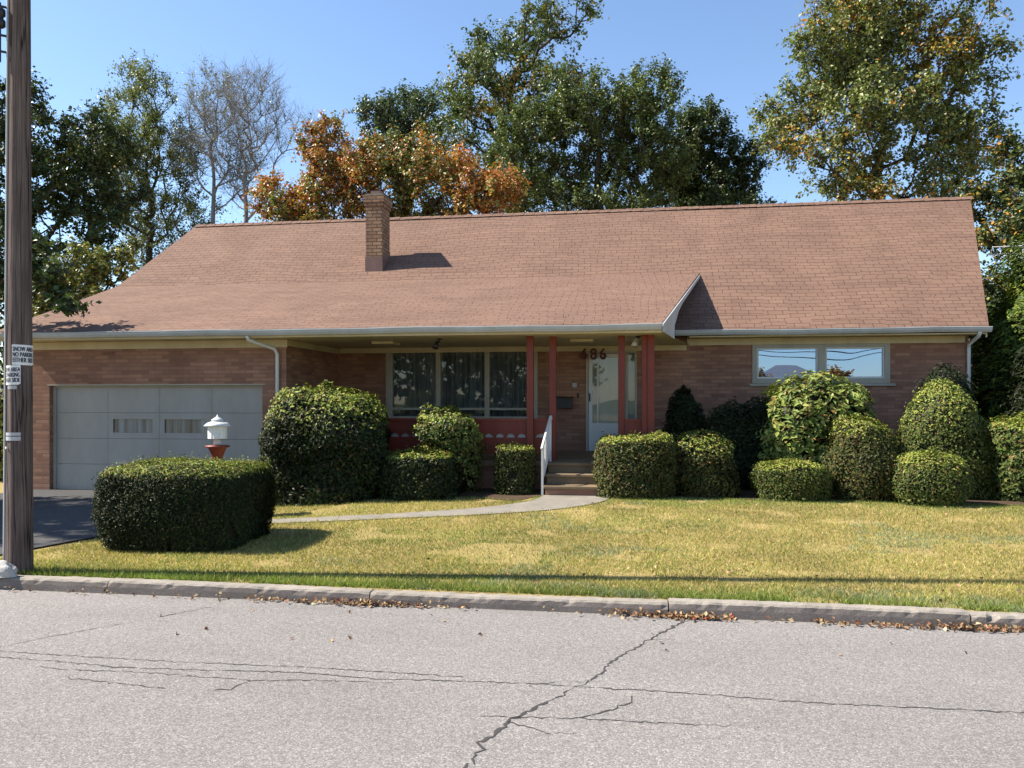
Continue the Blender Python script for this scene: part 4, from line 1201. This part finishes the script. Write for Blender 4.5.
# ------------------------------------------------------------------ trees
def tree(name, label, bx_, by_, blobs, pal, seed, clumps=90, tw=8, lpt=10, cr=1.0, ls=0.17, trunk_r=0.22, zb=0.15, spread=1.0, group='trees behind the house', pal2=None, pal2f=None, leafy=1.0, up=0.0, fork=0.35, twr=0.012, extra_twigs=0, leader=0.82, bark='bark'):
    rng = np.random.default_rng(seed)
    root = empty(name, (bx_, by_, zb), label, 'tree', group)
    # blobs: (dx, z, rx, rz[, dy])
    B = []
    for q in blobs:
        dy = q[4] if len(q) > 4 else rng.uniform(-1, 1) * 1.1 * spread
        B.append((q[0], dy, q[1], q[2], (q[2] + q[3]) * 0.5 * spread, q[3]))
    B = np.array(B)
    vol = B[:, 3] * B[:, 4] * B[:, 5]
    # clump centres, kept apart
    cents = [b[:3].copy() for b in B]
    tries = 0
    k = 0.85 * cr
    while len(cents) < clumps and tries < clumps * 60:
        tries += 1
        b = B[rng.choice(len(B), p=vol / vol.sum())]
        u = unit(rng.normal(size=3)); r_ = rng.random() ** 0.45
        c = b[:3] + u * r_ * b[3:6] * 0.95
        if any((c[0] - d_[0]) ** 2 + (c[1] - d_[1]) ** 2 + (c[2] - d_[2]) ** 2 < (k * 0.75) ** 2 for d_ in cents):
            k *= 0.9985; continue
        cents.append(c)
    cents = np.array(cents)
    ztop = cents[:, 2].max(); zlow = cents[:, 2].min()
    # skeleton
    pts = []; par = []
    nT = 14; top = zb + (ztop - zb) * leader
    fk = cents[:, 0].mean() * 0.5
    for i in range(nT):
        t = i / (nT - 1)
        pts.append(np.array([fk * t ** 2 + rng.normal() * 0.06 * t * 2, rng.normal() * 0.06, zb - 0.1 + (top - zb) * t])); par.append(i - 1)
    order = np.argsort(np.hypot(cents[:, 0] - fk, cents[:, 1]) + 0.15 * np.abs(cents[:, 2] - top))
    tipn = []
    for ci in order:
        c = cents[ci]
        A = np.array(pts)
        dh = np.hypot(A[:, 0] - c[0], A[:, 1] - c[1]); dz = c[2] - A[:, 2]
        cost = np.sqrt(dh ** 2 + dz ** 2) + 2.5 * np.maximum(0, 0.55 * dh - dz) + 4 * (A[:, 2] < zb + (zlow - zb) * fork)
        j = int(np.argmin(cost)); s_ = A[j]
        dist = np.linalg.norm(c - s_); ns = max(2, int(dist / 0.7))
        ctl = s_ * 0.5 + c * 0.5 + np.array([0, 0, -0.12 * dist]) + rng.normal(size=3) * 0.05 * dist
        last = j
        for q in range(1, ns + 1):
            t = q / ns
            pt = (1 - t) ** 2 * s_ + 2 * t * (1 - t) * ctl + t * t * c + rng.normal(size=3) * 0.03 * (t < 1)
            pts.append(pt); par.append(last); last = len(pts) - 1
        tipn.append(last)
    pts = np.array(pts); par = np.array(par)
    acc = np.zeros(len(pts)); acc[tipn] = 1
    for i in range(len(pts) - 1, 0, -1): acc[par[i]] += acc[i]
    rad = np.maximum(trunk_r * (np.maximum(acc, 0.3) / acc[0]) ** 0.47, 0.012)
    off = np.array([bx_, by_, 0.0])
    g = NP()
    i = np.arange(1, len(pts)); pp = par[i]
    r0 = np.minimum(rad[pp], rad[i] * 1.25)
    r0[:nT - 1] = rad[pp][:nT - 1]
    v, f = segs(pts[pp] + off, pts[i] + off, r0, rad[i], 7)
    g.add(v, f, (1, 1, 1), 0, True)
    # twigs and leaves
    nc = len(cents)
    T0 = np.repeat(cents, tw, 0)
    dirs = unit(rng.normal(size=(nc * tw, 3)) + np.array([0, 0, 0.35 + up]) + unit(T0 - np.array([fk, 0, zlow + 0.3 * (ztop - zlow)])) * 0.5)
    ln = cr * rng.uniform(0.35, 1.05, nc * tw)
    T1 = T0 + dirs * ln[:, None]
    v, f = segs(T0 + off, T1 + off, np.full(nc * tw, twr), np.full(nc * tw, twr * 0.35), 3)
    g.add(v, f, (1, 1, 1), 0, True)
    if extra_twigs:
        q = np.repeat(np.arange(nc * tw), extra_twigs)
        u = rng.uniform(0.2, 0.95, len(q))[:, None]
        S0 = T0[q] + (T1 - T0)[q] * u
        S1 = S0 + unit(dirs[q] + rng.normal(size=(len(q), 3)) * 0.75 + np.array([0, 0, .2])) * (cr * rng.uniform(0.25, 0.7, (len(q), 1)))
        v, f = segs(S0 + off, S1 + off, np.full(len(q), twr * 0.6), np.full(len(q), twr * 0.25), 3)
        g.add(v, f, (1, 1, 1), 0, True)
    g.build('trunk', M[bark], root)
    q = np.repeat(np.arange(nc * tw), lpt)
    u = rng.uniform(0.1, 1.08, len(q))[:, None]
    P = T0[q] + (T1 - T0)[q] * u + rng.normal(size=(len(q), 3)) * (0.10 * cr)
    if leafy < 1:
        keep = rng.random(len(P)) < leafy; P = P[keep]; q = q[keep]
    n = len(P)
    N = unit(rng.normal(size=(n, 3)) * 0.6 + np.array([0, 0, 0.45]) + 0.75 * unit(P - cents[q // tw]))
    col = pick(pal, n, rng, 0.3)
    cn = rng.uniform(0.75, 1.25, nc)[(q // tw)][:, None]
    if pal2 is not None:
        w = pal2f(P, vnoise(P * 0.55, seed + 3), cn[:, 0])
        sel = rng.random(n) < w
        c2 = pick(pal2, n, rng, 0.3)
        col = np.where(sel[:, None], c2, col)
    col = col * cn
    g = NP()
    v, f = leaves(P + off, N, ls * rng.uniform(0.6, 1.4, n), rng, 0.7, 0.1)
    g.add(v, f, np.clip(col, 0, 1), 0)
    g.build('crown', M['leaf'], root)
    return root

DG = [(5, .035, .055, .018), (3, .055, .080, .022), (1, .09, .11, .03)]
BG = [(5, .055, .082, .042), (3, .080, .110, .052), (1, .12, .145, .07)]
MG = [(4, 0.068, 0.097, 0.030), (4, 0.101, 0.132, 0.038), (1.5, 0.149, 0.169, 0.047)]
LG = [(4, 0.115, 0.142, 0.043), (4, 0.162, 0.189, 0.057), (1.5, 0.230, 0.216, 0.068)]
YG_ = [(3, 0.216, 0.203, 0.041), (3, 0.297, 0.230, 0.047), (1, 0.351, 0.270, 0.068)]
OR = [(4, 0.42, 0.155, 0.045), (3, 0.40, 0.22, 0.05), (2, 0.48, 0.25, 0.09), (2, 0.34, 0.09, 0.035), (2, 0.22, 0.20, 0.045)]
YO = [(3, 0.351, 0.230, 0.041), (3, 0.378, 0.176, 0.034), (2, 0.230, 0.216, 0.054)]

TR = {
'A': (-22.22, 25, [(1.21, 11.1, 2.17, 2.53), (3.01, 10.29, 1.51, 2.51), (0.4, 8.23, 2.18, 2.18), (2.61, 7.26, 1.62, 1.51), (3.6, 8.66, 1.0, 1.43), (-1.24, 10.85, 2.2, 3.3), (1.01, 12.56, 1.27, 1.09), (2.0, 8.8, 1.5, 1.4), (2.2, 6.2, 1.6, 1.0), (-1, 7.0, 2.2, 2.0), (1.2, 5.4, 2.4, 1.6)]),
'A2': (-16.64, 21, [(0.5, 6.21, 0.9, 0.75), (-0.67, 5.6, 0.97, 0.67), (1.39, 6.48, 0.54, 0.45), (0, 4.6, 1.5, 0.9)]),
'B': (-25.35, 38, [(-1.17, 17.97, 1.51, 2.27), (0.87, 17.86, 1.18, 2.04), (-0.59, 14.44, 2.26, 2.69), (-1.77, 12.06, 1.62, 2.16), (0.87, 11.43, 1.61, 1.88), (2.32, 12.44, 1.07, 1.6), (0.2, 16.0, 2.0, 1.6), (1.6, 14.6, 1.6, 1.8), (-2.6, 15.2, 1.4, 2.0), (3.2, 11.2, 1.6, 1.3), (0.5, 9.6, 2.6, 1.3)]),
'D': (-10.65, 31, [(-1.98, 12.71, 1.06, 1.27), (-1.1, 11.32, 1.69, 1.26), (-3.77, 10.66, 1.54, 1.02), (-4.81, 11.13, 0.69, 0.6), (0.87, 11.23, 1.88, 1.46, -0.9), (3.01, 10.94, 1.86, 1.32, -1.4), (5.11, 10.16, 1.84, 0.82, -1.8), (4.6, 9.6, 1.9, 0.7, -1.8), (-2.2, 10.18, 2.54, 0.85), (1.5, 9.3, 3.6, 0.9), (-2, 9.0, 3.0, 0.8)]),
'E': (-12.66, 44, [(-0.12, 19.47, 1.89, 1.42), (-1.53, 18.66, 1.42, 1.42), (1.21, 17.92, 1.47, 1.76), (-0.61, 16.83, 2.37, 1.77)]),
'F': (-5.55, 40, [(0.53, 21.44, 2.62, 1.89), (-2.14, 21.0, 1.8, 1.91), (2.1, 22.11, 1.88, 1.56), (-1.07, 17.86, 2.53, 2.37), (-3.11, 17.45, 1.49, 2.12), (1.32, 17.99, 2.19, 2.09), (-3.77, 14.29, 2.13, 2.13), (-0.27, 14.14, 2.63, 2.1)]),
'G': (-1.14, 33, [(-0.42, 13.59, 2.05, 2.22), (1.69, 14.41, 1.35, 1.95), (2.69, 15.54, 0.63, 1.39), (-2.57, 13.27, 1.64, 2.07), (0.85, 11.82, 2.38, 1.61), (-1.71, 11.29, 2.41, 1.2), (-3.79, 12.46, 1.04, 1.74), (0, 10.0, 3.2, 1.0), (2.6, 11.5, 1.6, 1.6), (-3.2, 10.6, 1.8, 1.2), (2.2, 12.8, 1.3, 1.5), (0.9, 13.6, 1.6, 1.7), (-1.9, 14.6, 1.2, 1.6)]),
'H': (4.08, 37, [(-0.69, 14.16, 1.41, 1.69), (0.95, 13.15, 1.31, 1.49), (-1.15, 12.16, 1.88, 1.18), (1.67, 11.81, 0.84, 0.65), (0.0, 11.88, 2.06, 0.94), (0, 10.4, 2.4, 0.9), (-1.6, 13.2, 1.2, 1.4), (1.9, 10.8, 1.4, 1.0)]),
'I': (9.21, 30, [(0.0, 16.04, 2.43, 1.55), (-1.04, 14.63, 1.92, 1.55), (1.73, 14.45, 1.82, 1.75), (-2.82, 12.81, 1.57, 1.2), (-0.34, 12.38, 2.43, 1.77), (2.4, 12.59, 1.64, 1.53), (-3.32, 11.41, 1.05, 1.05), (-1.04, 10.64, 1.78, 1.04), (2.07, 10.5, 1.75, 1.09), (3.58, 12.53, 0.79, 0.58), (0.35, 17.48, 1.98, 1.32), (0.6, 9.3, 3.0, 0.9), (3.0, 14.2, 1.3, 1.3), (2.6, 16.2, 1.3, 1.2), (-2.2, 15.4, 1.1, 1.1), (3.4, 11.3, 1.3, 1.2)]),
'J': (12.52, 26, [(-1.0, 8.61, 0.87, 1.03), (-1.29, 6.9, 0.69, 0.88), (-0.14, 9.19, 1.24, 1.24), (-0.42, 7.18, 0.93, 1.24), (-0.3, 5.2, 1.4, 1.2)]),
}
t = TR['A']; tree('maple_tree', 'dark green leafy tree behind the pole at the left edge', *t, DG, 41, 250, 10, 24, 0.85, 0.126, 0.25, pal2=YG_, pal2f=lambda P, nz, c: np.clip((nz - 0.70) * 3, 0, 0.5), leader=0.6)
t = TR['A2']; tree('small_tree', 'small yellow green tree at the left end of the roof', *t, LG, 42, 80, 9, 21, 0.6, 0.109, 0.12, pal2=YG_, pal2f=lambda P, nz, c: np.full(len(P), 0.25), leader=0.5)
t = TR['B']; tree('ash_tree', 'thin pale green tree with sky showing through, right of the dark left tree', *t, LG, 43, 270, 10, 18, 1.0, 0.113, 0.2, leafy=0.8, up=0.8, leader=0.45, fork=0.2)
tree('bare_tree', 'nearly leafless tree with fine grey twigs nearest the orange maple', -19.0, 36, [(0.7, 16.0, 1.9, 2.0), (-0.5, 15.0, 1.5, 2.2), (1.9, 14.9, 0.9, 1.5), (-0.2, 13.2, 1.6, 1.4), (0.4, 17.2, 1.0, 1.2), (2.4, 15.6, 0.9, 1.2), (1.4, 17.0, 0.9, 1.0)], LG, 44, 120, 8, 3, 1.1, 0.11, 0.115, leafy=0.2, up=0.9, extra_twigs=4, twr=0.009, leader=0.28, fork=0.02, bark='twig')
tree('bare_tree', 'thin half bare tree with a few pale leaves left of the other bare tree', -20.9, 37, [(-0.2, 16.9, 1.4, 2.2), (-0.9, 15.0, 1.4, 2.0), (0.6, 14.6, 1.3, 2.0), (0.2, 17.9, 0.8, 1.2)], LG, 45, 100, 8, 5, 1.1, 0.12, 0.11, leafy=0.5, up=0.9, extra_twigs=4, twr=0.009, leader=0.3, fork=0.02, bark='twig')
t = TR['D']; tree('orange_maple_tree', 'orange and yellow autumn maple behind the chimney', *t, OR, 45, 300, 10, 22, 0.8, 0.126, 0.26, pal2=LG, pal2f=lambda P, nz, c: np.clip(0.30 + (0.55 - nz) * 1.7 - (P[:, 2] - 11.0) * 0.12 - np.clip(P[:, 0] - 2.5, 0, 3) * 0.12, 0.03, 0.8), leader=0.5)
t = TR['E']; tree('blue_green_tree', 'far blue green rounded tree above the orange maple', *t, BG, 46, 100, 9, 18, 1.05, 0.168, 0.28)
t = TR['F']; tree('tall_tree', 'tallest open crowned tree above the middle of the roof with yellowing leaves', *t, MG, 47, 170, 10, 18, 1.1, 0.160, 0.32, pal2=YO, pal2f=lambda P, nz, c: np.clip((nz - 0.45) * 1.6, 0, 0.65), leafy=0.9)
t = TR['G']; tree('upright_tree', 'mid green tree with upright shoots behind the right half of the roof', *t, MG, 48, 340, 10, 22, 0.85, 0.113, 0.24, up=1.3, leader=0.35, fork=0.1)
t = TR['H']; tree('dark_tree', 'dark green low tree between the upright tree and the big right tree', *t, DG, 49, 190, 10, 22, 0.85, 0.134, 0.24, leader=0.5)
t = TR['I']; tree('tulip_tree', 'biggest green and yellow tree behind the right end of the roof', *t, LG, 50, 310, 10, 20, 0.95, 0.134, 0.2, pal2=YO, pal2f=lambda P, nz, c: np.clip((nz - 0.45) * 1.3 + np.clip((11.5 - P[:, 2]) * 0.12, 0, 0.3), 0, 0.75), leafy=0.9, fork=0.2)
t = TR['J']; tree('oak_tree', 'dark green tree at the right edge beyond the gable end', *t, DG, 51, 110, 10, 21, 0.75, 0.126, 0.2, pal2=YO, pal2f=lambda P, nz, c: np.clip((nz - 0.6) * 1.5, 0, 0.4))
# tree beside the driveway, whose shade falls over it; one low branch reaches in front of the roof
tree('shade_tree', 'leafy tree left of the driveway reaching a low branch over the garage eave', -17.7, 10.0,
     [(0, 9.0, 2.2, 1.7, 0.6), (1.2, 7.6, 2.0, 1.5, 0.4), (-1.3, 7.4, 2.0, 1.7, 0), (2.3, 5.6, 1.7, 1.2, 0.3), (1.0, 5.6, 2.0, 1.3, -0.1), (3.4, 4.6, 1.2, 0.9, 1.2), (0.4, 4.4, 1.8, 1.0, 0.2), (2.6, 4.3, 1.4, 0.9, 2.0), (4.5, 5.5, 1.1, 0.9, 3.4), (5.0, 4.6, 0.8, 0.5, 3.6), (5.9, 5.2, 0.45, 0.4, 3.8), (6.0, 4.7, 0.45, 0.4, 3.75), (5.7, 4.5, 0.5, 0.3, 3.75), (6.35, 4.5, 0.35, 0.3, 3.75), (6.3, 4.1, 0.45, 0.25, 3.75), (6.75, 3.85, 0.3, 0.2, 3.7), (0.6, 6.2, 2.2, 1.4, -1.0), (1.6, 5.2, 1.8, 1.0, -0.9), (0, 8.6, 2.0, 1.4, -1.0), (1.3, 7.3, 1.8, 1.3, -0.9), (2.6, 5.8, 1.4, 1.1, -0.7), (3.6, 4.7, 1.1, 0.9, -0.4), (-1.0, 7.6, 1.8, 1.4, -0.7), (1.5, 8.4, 1.5, 1.2, 1.6)],
     DG, 52, 260, 10, 17, 0.6, 0.13, 0.2, spread=0.9, group='trees beside the driveway')
# hedge line far beyond the house, closing the view under the crowns
for k, (x, y, h) in enumerate([(-27, 33, 6.5), (-32, 30, 7), (-19.5, 29, 5), (15.5, 33, 7), (19, 29, 7), (11.5, 29, 6), (-29, 22, 6), (-37, 19, 6.5), (21, 23, 6.5)]):
    tree('hedgerow_tree', ['low dense tree far left beyond the driveway shade', 'low dense tree farthest left, mostly off the picture', 'low dense tree beyond the left gable', 'low dense tree beyond the right gable', 'low dense tree farthest right beyond the antenna', 'low dense tree right behind the antenna mast', 'low dense tree past the light green bush, outside the picture on the left', 'low dense tree farthest down the street, outside the picture on the left', 'low dense tree past the arborvitaes, outside the picture on the right'][k], x, y,
         [(0, h * 0.62, 2.8, h * 0.36), (-1.8, h * 0.45, 2.0, h * 0.3), (1.8, h * 0.45, 2.0, h * 0.3), (0, h * 0.25, 3.0, h * 0.22)], DG, 60 + k, 80, 8, 11, 0.95, 0.24, 0.2)

# ------------------------------------------------------------------ television antenna beyond the right gable
an = empty('tv_antenna', (10.4, 22.2, 0.15), 'thin aluminium television antenna on a mast beyond the right gable', 'antenna')
MB().tube([(10.4, 22.2, 0.1), (10.4, 22.2, 6.25)], 0.02, 6).build('mast', M['steel'], an)
mb = MB(); mb.tube([(9.5, 22.2, 5.93), (11.6, 22.2, 5.98)], 0.016, 6); mb.tube([(9.65, 22.2, 6.13), (11.6, 22.2, 6.16)], 0.016, 6)
mb.build('boom', M['wire'], an)
mb = MB()
for k in range(9):
    x = 9.6 + k * 0.24; w = 0.35 + 0.06 * k
    mb.tube([(x, 22.2 - w, 5.94), (x, 22.2 + w, 5.94)], 0.008, 5); mb.tube([(x, 22.2, 5.94), (x + 0.06, 22.2, 6.14)], 0.007, 5)
mb.build('antenna_elements', M['wire'], an)

# ------------------------------------------------------------------ across the street (seen only in the window glass)
oh = empty('street_house', (19, -60, 0.12), 'red brick house with a grey hipped roof across the street, mirrored in the bedroom window', 'house')
MB().box(13.5, 24.5, -66, -57, 0.1, 4.5).build('wall', M['brick'], oh)
mb = MB()
A_, B_, C_, D_ = (14.2, -66.2, 4.5), (23.2, -66.2, 4.5), (23.2, -56.8, 4.5), (14.2, -56.8, 4.5); R1, R2 = (17.5, -61.5, 6.1), (20, -61.5, 6.1)
for q in ([A_, B_, R2, R1], [B_, C_, R2], [C_, D_, R1, R2], [D_, A_, R1], [D_, C_, B_, A_]): mb.poly(q)
mb.build('roof', M['grey_roof'], oh)
for px_, lb in ((3.0, 'wooden pole across the street carrying sagging wires, outside the mirrored view'), (25.5, 'second wooden pole across the street carrying sagging wires, outside the mirrored view')):
    up = empty('street_pole', (px_, -30, 0.12), lb, 'utility pole', 'poles across the street')
    MB().tube([(px_, -30, 0.1), (px_, -30, 8.2)], [0.15, 0.11], 12).build('pole', M['pole'], up, smooth=True)
    MB().box(px_ - 0.05, px_ + 0.05, -31, -29, 7.2, 7.35).build('crossarm', M['pole'], up)
for yy, zz, sag, lb in ((-29.4, 7.1, 1.75, 'nearer dark sagging wire strung across the street, mirrored in the bedroom window'), (-30.6, 7.1, 1.2, 'farther dark sagging wire strung across the street, mirrored in the bedroom window')):
    w_ = MB().tube([(3.0 + 22.5 * k / 30, yy, zz - sag * 4 * (k / 30) * (1 - k / 30)) for k in range(31)], 0.035, 6).build('overhead_wire', M['black'])
    tag(w_, lb, 'wire', 'wires across the street')
tree('street_tree', 'broad dark green tree across the street, mirrored in the picture window', -15.5, -32, [(0, 6.5, 4, 3, 0), (-3, 5, 3, 2.6, 0), (3, 5, 3, 2.6, 0), (0, 3, 4.5, 2, 0)], DG, 80, 110, 8, 9, 1.4, 0.4, 0.35, group='trees across the street')
tree('street_tree', 'broad lighter green tree across the street, mirrored in the picture window', -8, -36, [(0, 6, 3.6, 2.6, 0), (-2.5, 4.4, 3, 2.4, 0), (2.5, 4.6, 3, 2.4, 0), (0, 2.6, 4, 1.8, 0)], LG, 81, 100, 8, 9, 1.4, 0.4, 0.3, group='trees across the street')
tree('street_tree', 'bronze leaved small tree at the left of the grey roofed house across the street', 14.0, -55.5, [(0, 4.0, 1.5, 1.3, 0), (0.6, 3.2, 1.6, 1.2, 0)], OR, 83, 40, 8, 8, 1.0, 0.35, 0.18, group='trees across the street')
tree('street_tree', 'bronze leaved small tree at the right of the grey roofed house across the street', 23.0, -55.5, [(0, 4.4, 1.6, 1.3, 0), (-0.6, 3.3, 1.6, 1.2, 0)], OR, 84, 40, 8, 8, 1.0, 0.35, 0.18, group='trees across the street')
tree('street_tree', 'small tree across the street, mirrored at the corner of the bedroom window', 31.5, -58, [(0, 4.5, 2.6, 1.6, 0), (1.5, 3.6, 2.4, 1.6, 0)], DG, 82, 50, 8, 8, 1.2, 0.4, 0.25, group='trees across the street')

# ------------------------------------------------------------------ grass
rng = np.random.default_rng(99)
def lawn_mask(x, y):
    de = -7.15 - 0.55 * sstep((10.2 - y) / 2.6)
    ok = (x > de + 0.02) & (y > 7.6)
    bf = 13.05 + 0.12 * np.sin(x * 1.7) + 0.08 * np.sin(x * 4.1) + np.where(x > -0.2, 0.32, np.where(x < -1.6, -0.25, 0.25))
    ok &= y < bf + 0.05
    d2 = np.full(len(x), 9.0)
    for p, w in zip(WALK[::2], WW[::2]): d2 = np.minimum(d2, np.hypot(x - p[0], y - p[1]) - w)
    ok &= d2 > -0.035 * rng.random(len(x))
    return ok, d2
n = 420000
x = rng.uniform(-8.3, 11.5, n); y = 7.58 + (13.65 - 7.58) * rng.random(n) ** 1.25
ok, d2 = lawn_mask(x, y)
# worn soil showing next to the kerb and hedge
bare = vnoise(np.stack([x * 1.1, y * 2.2], 1), 21)
x, y, d2, bare = x[ok], y[ok], d2[ok], bare[ok]
pat = 0.5 * vnoise(np.stack([x * 0.6, y * 1.0], 1), 31) + 0.3 * vnoise(np.stack([x * 2.1, y * 2.8], 1), 32) + 0.2 * vnoise(np.stack([x * 7, y * 8], 1), 33)
edge = 1.3 * np.clip(1 - (y - 7.6) / 0.75, 0, 1) * (0.45 + 0.65 * vnoise(np.stack([x * 0.8, y * 0.2], 1), 77)) + 0.8 * np.clip((y - 12.3) / 0.9, 0, 1)
green = 0.27 + np.clip((pat - 0.50) * 2.4, 0, 0.6) + 0.75 * np.clip(edge, 0, 1)
wp = np.clip(1.25 - ((x + 0.15) / 0.95) ** 2 - ((y - 9.5) / 0.3) ** 2 - ((x - 1.0) / 3) ** 2 * 0, 0, 1) * (vnoise(np.stack([x * 4, y * 6], 1), 61) > 0.42)
wp = np.maximum(wp, (vnoise(np.stack([x * 0.9, y * 1.5], 1), 63) > 0.76) * (vnoise(np.stack([x * 6, y * 8], 1), 64) > 0.4) * 0.8)
thin = vnoise(np.stack([x * 1.7, y * 2.6], 1), 71)
kp = (thin < 0.78) | (rng.random(len(x)) < 0.3)
x, y, green, wp = x[kp], y[kp], green[kp], wp[kp]
n = len(x)
hgt = rng.uniform(0.022, 0.05, n) * (1 + 1.3 * np.clip(1 - (y - 7.6) / 0.45, 0, 1) * rng.random(n))
base = np.stack([x, y, ground_z(x, y) - 0.004], 1)
lean = rng.normal(size=(n, 2)) * 0.55
tip = base + np.stack([lean[:, 0] * hgt, lean[:, 1] * hgt, hgt], 1)
an_ = rng.random(n) * 6.283; wv = np.stack([np.cos(an_), np.sin(an_), np.zeros(n)], 1) * rng.uniform(0.003, 0.0055, n)[:, None]
V = np.stack([base - wv, base + wv, tip], 1).reshape(-1, 3)
dry = np.array([[.39, .325, .095], [.45, .365, .14], [.34, .29, .085], [.50, .41, .21], [.33, .315, .075], [.31, .215, .10]])[rng.integers(0, 6, n)]
grn = np.array([[.13, .19, .035], [.17, .22, .045], [.22, .25, .065], [.10, .15, .03]])[rng.integers(0, 4, n)]
sel = (rng.random(n) < green)[:, None]
wd_ = np.array([[.19, .235, .12], [.25, .28, .16], [.15, .20, .09]])[rng.integers(0, 3, n)]
col = np.where(sel, grn, dry)
col = np.where((rng.random(n) < wp * 0.85)[:, None], wd_, col) * rng.uniform(0.6, 1.3, (n, 1)) * (0.78 + 0.44 * vnoise(np.stack([x * 1.4, y * 2.0], 1), 41))[:, None]
g = NP(); g.add(V, np.arange(3 * n).reshape(n, 3), col, 0)
tag(g.build('grass', M['grass']), 'short dry yellowing grass blades of the front lawn', 'grass', kind='stuff')

# ------------------------------------------------------------------ fallen leaves along the kerb and a few on the lawn
n = 6500
x = rng.uniform(-8, 9, n)
dens = np.clip(0.10 + 1.5 * (vnoise(np.stack([x * 1.6, x * 0], 1), 54) - 0.55) + 0.45 * np.exp(-((x - 0.6) / 0.9) ** 2), 0.03, 1)
keep = rng.random(n) < dens; x = x[keep]
y = 7.42 - np.abs(rng.normal(size=len(x))) * 0.05 - 0.012
z = 0.008 + np.abs(rng.normal(size=len(x))) * 0.022
m = 260
xl = rng.uniform(-6.5, 8, m); yl = rng.uniform(7.7, 13, m); okl, _ = lawn_mask(xl, yl); xl, yl = xl[okl], yl[okl]
xr_ = rng.uniform(-5, 6, 26); yr_ = rng.uniform(6.2, 7.3, 26)
P = np.concatenate([np.stack([x, y, z], 1), np.stack([xl, yl, ground_z(xl, yl) + 0.035], 1), np.stack([xr_, yr_, np.full(26, 0.01)], 1)])
nP_ = len(P)
N = unit(rng.normal(size=(nP_, 3)) * 0.5 + np.array([0, -0.25, 0.9]))
v, f = leaves(P, N, rng.uniform(0.025, 0.06, nP_), rng, 0.75, 0.18)
col = pick([(4, .22, .125, .065), (3, .32, .21, .11), (3, .15, .075, .04), (0.35, .26, .055, .03), (1.2, .42, .31, .17), (2, .10, .06, .035)], nP_, rng)
g = NP(); g.add(v, f, col, 0)
tag(g.build('fallen_leaves', M['litter']), 'dry brown fallen leaves gathered in the gutter along the kerb', 'fallen leaves', kind='stuff')
